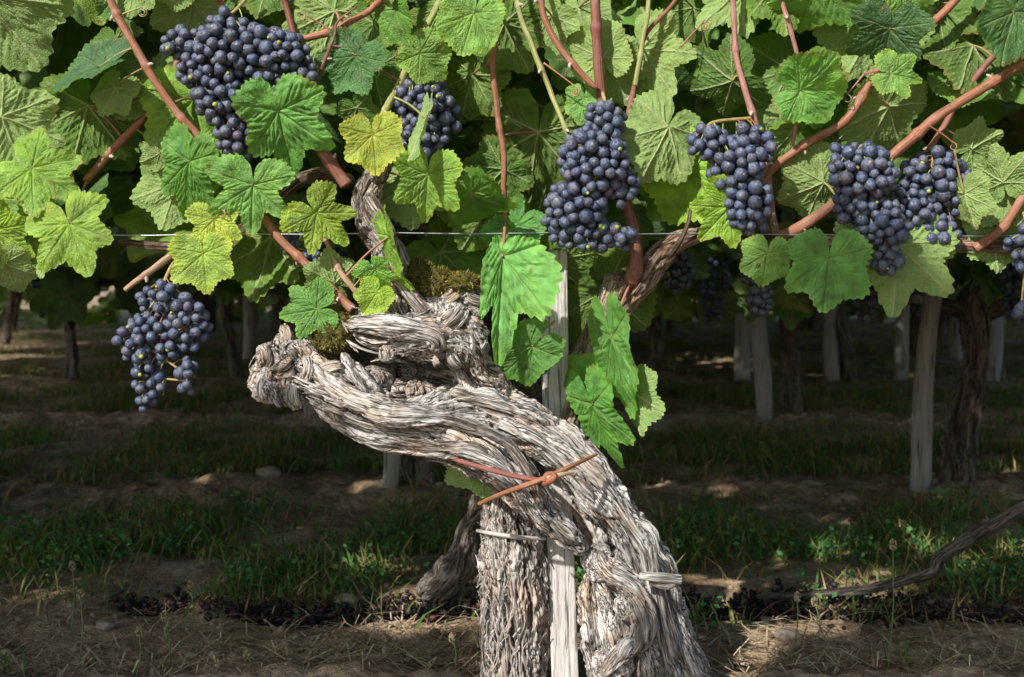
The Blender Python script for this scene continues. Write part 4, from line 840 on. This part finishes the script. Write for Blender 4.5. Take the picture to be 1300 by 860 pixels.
# ------------------------------------------------------------------ grapes
def berry_mesh(k, base=IC3):
    r_ = np.random.default_rng(k); V = base[0].copy(); V = V * (1 + .03 * pn(V * 1.3 + k * 5))[:, None] * np.array([1, 1, r_.uniform(.96, 1.08)])
    spot = np.clip((base[0][:, 2] - .975) / .02, 0, 1); V[:, 2] -= spot * .03
    return V, base[1], spot
BM = [mkmesh('berry', b[0], [b[1]], [M_GRAPE], dict(lc=np.ones((len(b[0]), 4)), spot=b[2])) for b in (berry_mesh(k) for k in range(5))]
def bunch(ells, Y, label, seed, d=17.5, col=(1, 1, 1), loose=0., shrink=1.0, stalk=None, ndrop=0, max_ind=100, scale_depth=.8):
    r_ = np.random.default_rng(seed); E = []; d = d * .93
    for (cx, cy, rx, ry) in ells:
        E.append((P(cx, cy, Y), np.array([rx, min(rx, ry) * scale_depth, ry]) / 1000. * (D0 + Y) / D0))
    rb = d / 2000. * (D0 + Y) / D0; cand = []
    for c, rad in E:
        rr = np.maximum(rad - rb, rb * .3); n = int(1500 * (rad[0] * rad[2]) / .0016) + 250; dd = r_.normal(size=(n, 3)); dd /= np.linalg.norm(dd, axis=1)[:, None]
        p = c + dd * rr; ok = np.ones(n, bool)
        for c2, rad2 in E:
            if c2 is c: continue
            q = (p - c2) / np.maximum(rad2 - rb * 1.1, rb * .3); ok &= (q ** 2).sum(1) > .92
        cand.append(p[ok])
    cand = np.concatenate(cand); r_.shuffle(cand); kept = np.zeros((0, 3)); rads = []
    cand = cand + r_.normal(0, rb * .25, cand.shape)
    for p in cand:
        rc = rb * r_.uniform(.68, 1.12)
        if len(kept):
            dist = np.linalg.norm(kept - p, axis=1)
            if (dist < (np.array(rads) + rc) * (.80 + loose)).any(): continue
        kept = np.vstack([kept, p]); rads.append(rc)
    rads = np.array(rads); top_c = E[0][0] + np.array([0, 0, E[0][1][2]]); root = empty('grape_bunch', top_c)
    order = np.argsort(kept[:, 1] + r_.normal(0, .0005, len(kept))); ind = order[:max_ind]; rest = order[max_ind:]
    if ndrop: drop = r_.choice(len(ind), ndrop, replace=False); ind = np.delete(ind, drop)
    meanc = kept.mean(0)
    for i in ind:
        o = link('berry', BM[int(r_.integers(0, 5))], root); o.location = kept[i] - top_c; o.scale = [rads[i] * r_.uniform(.93, 1.05), rads[i] * r_.uniform(.93, 1.05), rads[i] * r_.uniform(.95, 1.1)]
        # the blossom scar points outwards
        cc = min(E, key=lambda e: np.linalg.norm((kept[i] - e[0]) / e[1]))[0]; out = Vector(kept[i] - cc) + Vector(r_.normal(0, .35, 3) * rads[i] * 3); o.rotation_euler = out.to_track_quat('Z', 'Y').to_euler()
        v = r_.random(); cc_ = np.array((.020, .022, .050)) if v < .9 else np.array((.04, .018, .035)) if v < .93 else np.array((.012, .016, .045))
        o.color = (*(cc_ * r_.uniform(.7, 1.3)), 1)
    acc = Acc(); V0, F0, sp = berry_mesh(3, IC2)
    inn = []
    for c, rad in E:
        n = max(6, int(rad[0] * rad[2] / rb ** 2 * .8)); dd = r_.normal(size=(n, 3)); dd /= np.linalg.norm(dd, axis=1)[:, None]; inn.append(c + dd * np.maximum(rad - rb * 2.6, rb * .1))
    inn = np.concatenate(inn)
    if loose > 0: inn = inn[:int(len(inn) * .4)]
    allp = np.concatenate([kept[rest], inn]); allr = np.concatenate([rads[rest], np.full(len(inn), rb * .9)])
    for p, q in zip(allp, allr): acc.add((V0 * q + p - top_c) / .0088, [F0], 0, lc=(1, 1, 1, 1), spot=sp)
    o = link('inner_berries', acc.mesh('inner_berries', [M_GRAPE]), root); o.scale = [.0088] * 3; o['kind'] = 'stuff'; o.color = (.018, .02, .045, 1)
    # rachis with pedicels, tiny green shot berries
    acc = Acc(); up = np.array(P(*stalk)) - top_c if stalk else np.array([0, .005, .03]); cs = [up, np.zeros(3) + [0, 0, -.005]] + [c - top_c for c, _ in E[:]]
    Q = smooth(np.array(cs[:2] + sorted(cs[2:], key=lambda v: -v[2])), 40); V, Fc, *_ = tube(Q, np.linspace(.0025, .0012, 40), 8); acc.add(V, Fc, lc=(.26, .20, .08, 1))
    for i in (order[:max_ind] if max_ind else []):
        p = kept[i] - top_c; a = Q[np.linalg.norm(Q - (p + [0, 0, .01]), axis=1).argmin()]
        C = smooth([a, (a + p) / 2 + [0, 0, .003], p], 5); V, Fc, *_ = tube(C, .0007, 5); acc.add(V, Fc, lc=((.30, .13, .07, 1) if r_.random() < .5 else (.30, .30, .08, 1)))
    nb = max(3, len(kept) // 30) if loose == 0 else 9; sel = r_.choice(ind, nb); pp = kept[sel] + np.stack([r_.uniform(-1, 1, nb), np.full(nb, -.9), r_.uniform(-1, 1, nb)], 1) * rads[sel][:, None]
    spheres(acc, pp - top_c, r_.uniform(.0018, .0036, nb), IC2, np.tile((.24, .29, .05), (nb, 1)))
    link('stalk', acc.mesh('stalk', [M_STALK]), root)
    return tag(root, label, 'bunch of grapes', 'bunches of dark grapes')
bunch([(290, 62, 52, 46), (345, 72, 52, 42), (232, 55, 26, 28), (282, 115, 42, 52), (300, 168, 28, 38), (380, 92, 26, 32), (250, 85, 30, 34)], -.02, 'largest bunch of blue-black grapes, hanging at the top left beside a diagonal cane', 11, 18.5, stalk=(320, -10, .0))
bunch([(538, 130, 40, 38), (535, 172, 33, 38), (562, 150, 22, 30)], .01, 'grape bunch behind the yellow leaf with a white torn leaf across it', 12, 18, stalk=(525, 95, .0))
bunch([(768, 158, 30, 32), (755, 208, 48, 52), (730, 268, 42, 42), (790, 238, 22, 28), (742, 295, 50, 26), (785, 300, 24, 20)], -.03, 'long bunch of grey-blue grapes on the thick central cane above the post', 13, 18, stalk=(765, 118, -.005))
bunch([(902, 180, 28, 28), (958, 186, 28, 32), (935, 210, 38, 44), (950, 258, 34, 44)], -.03, 'deep blue bunch hanging straight down between the central cane and the crossing canes', 14, 19, stalk=(957, 150, -.01))
bunch([(1095, 222, 46, 42), (1080, 260, 30, 26), (1118, 285, 38, 34), (1128, 330, 22, 24), (1075, 200, 24, 22)], -.035, 'dusty bunch under the thick diagonal cane, directly above the bright crinkled leaf', 15, 18.5, stalk=(1100, 190, .0))
bunch([(1185, 225, 44, 38), (1160, 262, 34, 36), (1215, 250, 24, 26), (1190, 300, 30, 30)], .0, 'dark bunch in the shade right of the dusty bunch', 16, 18.5, stalk=(1180, 190, .01))
bunch([(208, 385, 34, 30), (238, 412, 30, 38), (178, 432, 32, 36), (205, 425, 26, 40), (190, 482, 26, 38), (238, 480, 18, 26), (180, 512, 12, 14)], -.02, 'loose bunch hanging alone below the leaves at the left, its red stalks showing', 17, 16.5, loose=.10, ndrop=8, stalk=(226, 322, -.012))
bunch([(1304, 315, 28, 32), (1296, 392, 9, 9)], -.02, 'few blue grapes at the right edge of the picture', 18, 18.5, stalk=(1300, 270, -.01))
bunch([(398, 322, 18, 26), (370, 310, 14, 20)], .03, 'small shaded cluster behind the lime leaf near the upright arm', 19, 17, stalk=(400, 290, .03))
bunch([(487, 278, 22, 20)], .16, 'tiny dark cluster behind the upright arm at the wire', 20, 13, stalk=(490, 250, .16))
bunch([(965, 345, 26, 22), (968, 380, 18, 24)], .22, 'dark out of focus cluster below the wire next to a small round leaf', 21, 15, stalk=(965, 310, .22))
bunch([(860, 345, 22, 30)], .45, 'blurred dark cluster far behind the right arm', 22, 13, stalk=(860, 300, .45), max_ind=30)

# ------------------------------------------------------------------ stake, ties, wires
def box_post(name, px0, py0, px1, py1, Y, wpx, thick, mat, label, cat, zb=-.15):
    """sawn lath with chamfered, uneven edges and a split; runs from (px0,py0) at the top to (px1,py1)"""
    a = P(px0, py0, Y); b = P(px1, py1, Y - .035); d = (b - a) / (b[2] - a[2]); b = a + d * (zb - a[2])
    n = 160; hw = wpx / 2000.; ht = thick / 2; prof = []
    for (sx, sy, m) in ((-1, -1, 26), (1, -1, 10), (1, 1, 26), (-1, 1, 10)):
        nx = {(-1, -1): (1, -1), (1, -1): (1, 1), (1, 1): (-1, 1), (-1, 1): (-1, -1)}[(sx, sy)]
        for k in range(m): u = k / m; prof.append(((sx + (nx[0] - sx) * u) * hw, (sy + (nx[1] - sy) * u) * ht))
    prof = np.array(prof); ns = len(prof); r = np.abs(prof) / np.array([hw, ht]); cr = (r.min(1) > .9); prof = prof * np.where(cr, .96, 1.)[:, None]
    t = np.linspace(0, 1, n); C = a + (b - a) * t[:, None]; V = np.repeat(C - a, ns, 0); pr = np.tile(prof, (n, 1)); q = np.column_stack([pr[:, 0] * 160, V[:, 2] * 9, pr[:, 1] * 160])
    off = .0012 * pn(q) + .0008 * pn(q * np.array([2.4, 4, 2.4])); crack = np.exp(-((pr[:, 0] - hw * .38 - .001 * np.sin(V[:, 2] * 20)) / .0007) ** 2) * (pr[:, 1] < -ht * .95)
    V[:, 0] += pr[:, 0] + .002 * np.sin(V[:, 2] * 7); V[:, 1] += pr[:, 1] - off * np.sign(pr[:, 1]) + crack * .004
    V[:ns, 2] += .004 * pn(np.column_stack([pr[:ns] * 200, np.zeros(ns)]))
    i = np.arange(n - 1)[:, None] * ns; j = np.arange(ns)[None]; Q = np.stack([i + j, i + (j + 1) % ns, i + ns + (j + 1) % ns, i + ns + j], -1).reshape(-1, 4)
    V = np.vstack([V, V[:ns].mean(0)]); jj = np.arange(ns); cap = np.stack([jj, (jj + 1) % ns, np.full(ns, len(V) - 1)], 1)[:, ::-1]
    o = link(name, mkmesh(name, V, [Q[:, ::-1], cap], [mat])); o.location = a; tag(o, label, cat); return o
box_post('wooden_stake', 703, 318, 716, 860, .058, 35, .022, M_POST, 'flat grey weathered stake standing right behind the old trunk', 'stake')
def lying(name, pts, col, label, cat, rmat=M_CANE, node=60):
    A_ = np.array([[*P(a, b, c), d / 1000] for a, b, c, d in pts]); n = max(24, int(np.linalg.norm(np.diff(A_[:, :3], axis=0), axis=1).sum() / .002)); Q = smooth(A_, n)
    V, Fc, S, TH, RR = tube(Q[:, :3], np.maximum(Q[:, 3], .0003), 14); acc = Acc(); acc.add(V, Fc, lc=(*col, 1), fib=np.stack([S, RR * np.cos(TH), RR * np.sin(TH)], 1), h=.8)
    return acc
acc = lying('', [(584, 586, -.095, 2.6), (620, 596, -.105, 3), (660, 606, -.112, 3), (700, 612, -.112, 3.2)], (.22, .07, .05), '', '')
def addl(acc, pts, col):
    b = lying('', pts, col, '', ''); acc.add(b.V[0], b.F, lc=(*col, 1), fib=b.A['fib'][0], h=.8)
addl(acc, [(608, 640, -.07, 2.4), (640, 626, -.10, 2.8), (680, 612, -.118, 3.2), (715, 597, -.105, 3), (757, 577, -.06, 2)], (.25, .10, .045))
addl(acc, [(690, 614, -.115, 4), (702, 608, -.122, 4.4), (703, 602, -.12, 3), (694, 603, -.116, 3), (690, 612, -.12, 3)], (.24, .09, .045))
addl(acc, [(695, 608, -.12, 3), (712, 603, -.115, 2.6), (728, 600, -.10, 2)], (.50, .34, .20))
addl(acc, [(584, 586, -.095, 2.6), (578, 584, -.06, 2.4), (585, 590, .0, 2.4)], (.22, .07, .05))
tag(link('willow_tie', acc.mesh('willow_tie', [M_CANE])), 'red-brown willow twigs knotted across the trunk', 'willow tie')
acc = lying('', [(692, 684, .0, 2.4), (665, 683, -.014, 2.8), (640, 680, -.014, 2.8), (616, 676, .0, 2.4), (606, 674, .03, 2.2)], (.40, .37, .33), '', '')
addl(acc, [(606, 674, .03, 2.2), (630, 676, .074, 2.2), (690, 684, .085, 2.2)], (.40, .37, .33))
tag(link('twig_tie', acc.mesh('twig_tie', [M_CANE])), 'thin grey twig tied round the shaggy second stem', 'twig tie')
A = Acc(); strand(A, [(812, 731, -.085, 5), (835, 733, -.088, 6), (862, 736, -.07, 6)], 97, .001, step=.0012, round_ends=False); strand(A, [(825, 739, -.084, 4), (845, 744, -.082, 5), (856, 741, -.075, 4)], 98, .001, step=.0012, round_ends=False)
_m = A.mesh('wood_splinter', [bark_material('splinter_wood', (.62, .58, .52), (.40, .34, .28), (.16, .12, .09), (1, .9, .8))]); tag(link('wood_splinter', _m), 'pale broken splinter of wood wedged into the right side of the trunk', 'wood splinter')
def wire(Y, z, x0, x1, r, label, group=None, sag=.004):
    n = 60; xs = np.linspace(x0, x1, n); C = np.stack([xs, np.full(n, Y), z + sag * (np.cos(xs * 2.3) - 1) + .0008 * np.sin(xs * 31)], 1); acc = Acc(); V, Fc, *_ = tube(C, r, 8); acc.add(V, Fc)
    tag(link('trellis_wire', acc.mesh('trellis_wire', [M_WIRE])), label, 'wire', group)
wire(-.002, .5995, -3, 3, .0010, 'bright galvanised wire of the front row at bunch height')
wire(row_y(2) - .02, .69, -4, 4, .0013, 'lower trellis wire of the second row, blurred behind the left leaves')
wire(row_y(2) - .02, 1.165, -4, 4, .0013, 'upper trellis wire of the second row at the top left')

# ------------------------------------------------------------------ vines behind: three kinds, copied
def bg_trunk(seed, lean, lod=.005):
    A = Acc(); r_ = np.random.default_rng(seed)
    def st(p, amp, sd):
        p = np.array(p, float) * np.array([1, 1, 1, .78]); amp *= .8; Q = smooth(p, max(10, int(np.linalg.norm(np.diff(p[:, :3], axis=0), axis=1).sum() / lod))); f, stt = bark_disp(sd, amp, 1, 3., 1.2)
        V, Fc, S, TH, RR = tube(Q[:, :3], np.maximum(Q[:, 3], .004), int(max(14, min(56, Q[:, 3].max() * 6.28 / lod))), f); A.add(V, Fc, h=np.append(stt['h'], [.5, .5]), fib=np.stack([S + sd, RR * np.cos(TH), RR * np.sin(TH)], 1))
    w = lambda s=.02: r_.normal(0, s)
    x1, x2 = lean * .4 + w(), lean + w(); y1 = w()
    st([(-.01, 0, -.12, .05), (0, 0, .0, .042), (x1, y1, .18, .030), (x2, w(), .34, .032), (x2 - lean * .3, w(), .47, .03), (x2, 0, .53, .02)], .009, seed)
    st([(.03, -.02, -.1, .035), (.03, -.03, .08, .024), (x1 + .02, -.03, .2, .02), (x2 + .01, -.03, .38, .02), (x2, -.01, .48, .015)], .005, seed + 1)
    st([(x2, 0, .44, .032), (x2 - .12, w(), .47, .026), (x2 - .28, w(), .50, .018), (x2 - .42, 0, .56, .012)], .005, seed + 2)
    st([(x2, 0, .42, .032), (x2 + .10, w(), .48, .026), (x2 + .26, w(), .49, .018), (x2 + .42, 0, .57, .012)], .005, seed + 3)
    for k in range(8): a = x2 - .4 + .1 * k + w(.03); st([(a, w(.02), .50, .006), (a + w(.05), w(.04), .85, .005), (a + w(.1), w(.06), 1.3, .004)], .0005, seed + 10 + k)
    return A.mesh('trunk', [M_BGBARK])
r_ = np.random.default_rng(99)
def bg_foliage(seed, n, bases, size):
    r2 = np.random.default_rng(seed); z = .50 + 1.25 * r2.random(n) ** .9; x = r2.uniform(-.72, .72, n); y = r2.normal(0, .13, n) * (1 + .3 * np.sin(z * 5)); z = z + .06 * np.sin(x * 9 + seed)
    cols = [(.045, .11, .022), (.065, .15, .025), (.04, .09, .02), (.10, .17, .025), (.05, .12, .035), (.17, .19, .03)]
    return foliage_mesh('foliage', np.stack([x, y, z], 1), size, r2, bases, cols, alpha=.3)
PROTO = []
for k in range(3):
    PROTO.append((bg_trunk(400 + 31 * k, [.10, -.08, .02][k]), bg_foliage(600 + k, 620, LO[:4], .082)))
FARF = [bg_foliage(650 + k, 560, TINY, .088) for k in range(3)]
r4 = np.random.default_rng(808); _n = 2500
TALL_SHADE = foliage_mesh('foliage', np.stack([r4.uniform(-.68, .68, _n), r4.normal(0.05, .13, _n), r4.uniform(.52, 3.8, _n)], 1), .085, r4, LO[:3], [(.06, .16, .02), (.045, .12, .02)], alpha=.2)  # neighbours' foliage, with unseen height added to block sun from the back rows
def bg_bunch_mesh():
    acc = Acc(); r2 = np.random.default_rng(5); V0, F0, sp = berry_mesh(1, IC2)
    for k in range(70):
        u = r2.random(); rad = .038 * (1 - .75 * u) ** .7; a = r2.uniform(0, 6.28); acc.add(V0 * r2.uniform(.85, 1.1) + np.array([math.cos(a) * rad, math.sin(a) * rad, -.15 * u]) / .0085, [F0], 0, lc=(1, 1, 1, 1), spot=sp)
    return acc.mesh('grape_bunch', [M_GRAPE])
BGB = bg_bunch_mesh()
ORD = ['first', 'second', 'third', 'fourth', 'fifth', 'sixth', 'seventh', 'eighth', 'ninth', 'tenth', 'eleventh', 'twelfth', 'thirteenth']
ROWN = {2: 'second', 3: 'third', 4: 'fourth', 5: 'fifth', 6: 'sixth', 7: 'seventh'}
def px_to_x(px, row): return (px - HX) * (D0 + row_y(row)) / F
ROWS = {1: [-2.75, -1.45, 1.55, 2.8], 2: [px_to_x(p, 2) for p in (-220, 525, 1215, 1880)], 3: [px_to_x(p, 3) for p in (-130, 395, 1000, 1420)] + [px_to_x(690, 3)], 4: [px_to_x(p, 4) for p in (-90, 88, 300, 480, 838, 1075, 1262, 1420)]}
for rw in (5, 6, 7):
    hw = (D0 + row_y(rw)) * .5 + .5; ROWS[rw] = list(np.arange(-hw + .13 * rw, hw + .3, 1.15) + np.random.default_rng(rw).normal(0, .06, len(np.arange(-hw + .13 * rw, hw + .3, 1.15))))
bgn = 0
for rw, xs in ROWS.items():
    xs = sorted(xs); seen = 0
    for x in xs:
        Y = row_y(rw) + float(r_.normal(0, .03)) * (rw > 1); k = bgn % 3; bgn += 1
        e = empty('grape_vine', (x, Y, 0)); e.rotation_euler = (0, 0, math.pi if r_.random() < .5 and rw > 2 else 0)
        link('trunk', PROTO[k][0], e); link('foliage', (TALL_SHADE if rw == 1 else PROTO[k][1] if rw <= 3 else FARF[k]), e)
        px = HX + x * F / (D0 + Y)
        if rw == 1: lab = ('second' if abs(x) > 2 else 'first') + ' neighbouring vine of the front row, heightened for shade, beyond the ' + ('left' if x < 0 else 'right') + ' edge'
        elif -60 < px < 1360: lab = f'shaded dark-trunked vine in the {ROWN[rw]} row, {ORD[seen]} from the left'; seen += 1
        else: lab = f'shaded vine of the {ROWN[rw]} row just past the ' + ('left' if px < 650 else 'right') + ' edge of the picture'
        tag(e, lab, 'grape vine', 'vines in the rows behind' if rw > 1 else 'neighbouring vines of the front row')

def round_post(name, px0, py0, px1, py1, Y, rpx, label, zb=-.1):
    a = P(px0, py0, Y); b = P(px1, py1, Y); d = (b - a) / (b[2] - a[2]); b = a + d * (zb - a[2]); n = 60; C = (a + (b - a) * np.linspace(0, 1, n)[:, None]) - a
    C[:, 0] += .006 * np.sin(np.linspace(0, 7, n) + px0); r = rpx / F * (D0 + Y) * (1 + .08 * np.sin(np.linspace(0, 9, n) + px0))
    V, Fc, S, TH, RR = tube(C, r, 24, lambda S, TH, RR: .0025 * pn(np.stack([S * 12, np.cos(TH) * 1.6, np.sin(TH) * 1.6], 1) + px0))
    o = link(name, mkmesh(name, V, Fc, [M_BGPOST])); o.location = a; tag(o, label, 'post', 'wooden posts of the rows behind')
round_post('wooden_post', 1189, 300, 1165, 628, row_y(2) - .04, 12, 'leaning pale grey post in the second row at the right, nearest of the back posts')
round_post('wooden_post', 500, 430, 494, 618, row_y(2) - .04, 11, 'grey post in the second row seen under the twisted trunk')
round_post('wooden_post', 957, 250, 970, 560, row_y(3) - .05, 10, 'slim grey post in the third row right of the centre')
round_post('wooden_post', 397, 360, 395, 533, row_y(3) - .05, 9, 'dark grey post in the third row below the left burl')
round_post('wooden_post', 942, 300, 944, 472, row_y(4) - .05, 10, 'wide post in the fourth row just left of the slim grey post')
round_post('wooden_post', 1057, 330, 1055, 475, row_y(4) - .05, 9, 'short pale post in the fourth row between the slim post and the leaning post')
round_post('wooden_post', 1152, 330, 1142, 474, row_y(4) - .05, 8, 'tilted post in the fourth row directly left of the leaning post')
round_post('wooden_post', 1266, 330, 1259, 476, row_y(4) - .05, 10, 'pale post in the fourth row near the right edge')
round_post('wooden_post', 1216, 300, 1213, 450, row_y(5) - .05, 9, 'post in the fifth row behind the right trunk')
round_post('wooden_post', 318, 330, 316, 450, row_y(5) - .05, 8, 'faint post in the fifth row left of the burl')
# unseen vines added at the camera, gapped to shade soil but not the trunk
for x0, x1, lab in ((-3.4, -1.54, 'unseen vine foliage added for shade at the camera, left of it'), (-.69, 2.4, 'unseen vine foliage added for shade at the camera, right of it')):
    r3 = np.random.default_rng(int(x1 * 10) + 50); n = int(420 * (x1 - x0)); e = empty('grape_vine', ((-2.4 if x1 < 0 else 1.6), -1.35, 0))
    zt = 1.76; p = np.stack([r3.uniform(x0, x1, n) - e.location[0], r3.normal(0, .09, n), r3.uniform(1.08, zt, n)], 1)
    if x1 < 0: p = np.concatenate([p, np.stack([r3.uniform(-1.54, -1.12, 220) - e.location[0], r3.normal(0, .07, 220), r3.uniform(1.08, 1.53, 220)], 1)])
    link('foliage', foliage_mesh('foliage', p, .085, r3, TINY, [(.06, .14, .03)]), e); link('trunk', PROTO[1][0], e); tag(e, lab, 'grape vine', 'added shade vines at the camera')
r5 = np.random.default_rng(909); _n = 5200
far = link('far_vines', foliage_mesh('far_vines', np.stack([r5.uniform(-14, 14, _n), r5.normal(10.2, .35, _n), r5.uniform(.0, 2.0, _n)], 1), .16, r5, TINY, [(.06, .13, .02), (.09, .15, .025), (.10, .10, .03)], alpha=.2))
tag(far, 'dense mass of leaves of the farthest vine rows closing the view', 'vines', kind='stuff')
# bunches under the second and third row
for i, (px, py, rw) in enumerate(((420, 300, 2), (640, 330, 2), (845, 320, 3), (1100, 330, 2), (60, 320, 2), (905, 330, 2), (1290, 330, 2), (1010, 340, 3))):
    o = link('grape_bunch', BGB); o.location = P(px, py, row_y(rw) - .12); o.scale = [.0085] * 3; o.color = (.015, .017, .04, 1)
    tag(o, ['blurred bunch in the second row behind the upright arm', 'blurred bunch in the second row behind the big bright leaf', 'blurred bunch in the third row behind the right arm', 'blurred bunch in the second row behind the crinkled leaf', 'blurred bunch in the second row under the left leaves', 'blurred bunch in the second row right of the brown arm', 'blurred bunch in the second row at the right edge', 'blurred bunch in the third row above the slim post'][i], 'bunch of grapes', 'blurred bunches in the rows behind')

# leaning grey stump behind the shaggy stem, fallen branch at the right
A = Acc(); strand(A, [(532, 756, .50, 12), (556, 742, .49, 18), (582, 712, .48, 18), (592, 672, .46, 14), (612, 645, .44, 15), (640, 590, .42, 20), (660, 560, .42, 16)], 110, .006, tw=3., step=.003)
_s = A.mesh('vine_stump', [bark_material('grey_stump_bark', (.19, .165, .135), (.09, .072, .058), (.03, .022, .018), (1, .85, .7))]); tag(link('vine_stump', _s), 'leaning grey stump on the soil left of the shaggy second stem', 'stump')
A = Acc(); strand(A, [(960, 758, .47, 3), (1030, 753, .47, 4.5), (1100, 748, .47, 6), (1180, 728, .45, 7.5), (1198, 706, .43, 8), (1260, 668, .40, 8), (1310, 640, .36, 8.5), (1400, 600, .3, 9)], 111, .002, tw=3., step=.003)
tag(link('fallen_branch', A.mesh('fallen_branch', [M_BGBARK])), 'dark dead branch rising from the ground to the right edge', 'branch')

# ------------------------------------------------------------------ unseen trees added to keep the rows behind in shade
def tree(x, y, rad, zc, rz, n, seed, label):
    e = empty('added_shade_tree', (x, y, 0)); A = Acc(); r2 = np.random.default_rng(seed)
    def st(p, sd):
        p = np.array(p, float); Q = smooth(p, 40); f, stt = bark_disp(sd, .015, 1, 0, 1., 3.); V, Fc, S, TH, RR = tube(Q[:, :3], Q[:, 3], 28, f); A.add(V, Fc, h=np.append(stt['h'], [.5, .5]), fib=np.stack([S, RR * np.cos(TH), RR * np.sin(TH)], 1) * .3)
    st([(0, 0, -.2, .22), (.05, 0, 1.2, .16), (0, .1, 2.6, .13), (.1, 0, zc + rz * .5, .05)], seed)
    for k in range(9): a = k * .7 + .2; st([(0, .05, 2.0 + .1 * k, .09), (math.cos(a) * rad * .4, math.sin(a) * rad * .4, zc - rz * .3, .05), (math.cos(a) * rad * .85, math.sin(a) * rad * .85, zc, .02)], seed + k)
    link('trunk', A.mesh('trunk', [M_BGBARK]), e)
    d = r2.normal(size=(n, 3)); d /= np.linalg.norm(d, axis=1)[:, None]; rr = r2.random(n) ** .45; p = d * rr[:, None] * np.array([rad, rad, rz]); p[:, 2] = np.maximum(p[:, 2], -rz * .55) + zc + r2.uniform(-.1, .1, n)
    s = r2.uniform(.07, .14, n)[:, None]; u = r2.normal(size=(n, 3)); u[:, 2] *= .5; u /= np.linalg.norm(u, axis=1)[:, None]; v = np.cross(u, r2.normal(size=(n, 3))); v /= np.linalg.norm(v, axis=1)[:, None]
    V = np.stack([p - u * s, p + v * s * .5, p + u * s, p - v * s * .5], 1).reshape(-1, 3); col = np.array([(.05, .10, .02), (.07, .12, .025), (.04, .08, .02)])[r2.integers(0, 3, n)]
    link('crown', mkmesh('crown', V, [np.arange(n)[:, None] * 4 + np.arange(4)], [M_GRASS], dict(lc=np.repeat(np.concatenate([col, np.ones((n, 1))], 1), 4, 0)), False), e)
    tag(e, label, 'tree', 'unseen trees added to shade the rows')
ADDED_TREES = [(-3.9, 3.9, 3.3), (-.3, 4.0, 3.3), (3.2, 4.0, 3.3), (-2.8, 8.2, 3.6), (2.6, 8.4, 3.6), (-7.2, 6.0, 3.4), (6.8, 6.4, 3.4), (-4.4, -.7, 1.7)]
for k, (x, y, rd) in enumerate(ADDED_TREES):
    tree(x, y, rd, 4.5, 1.5, 20000 if k < 3 else (5500 if k < 7 else 8000), 700 + 20 * k, f'unseen tree added to shade the rows behind, {ORD[k]} of the set')
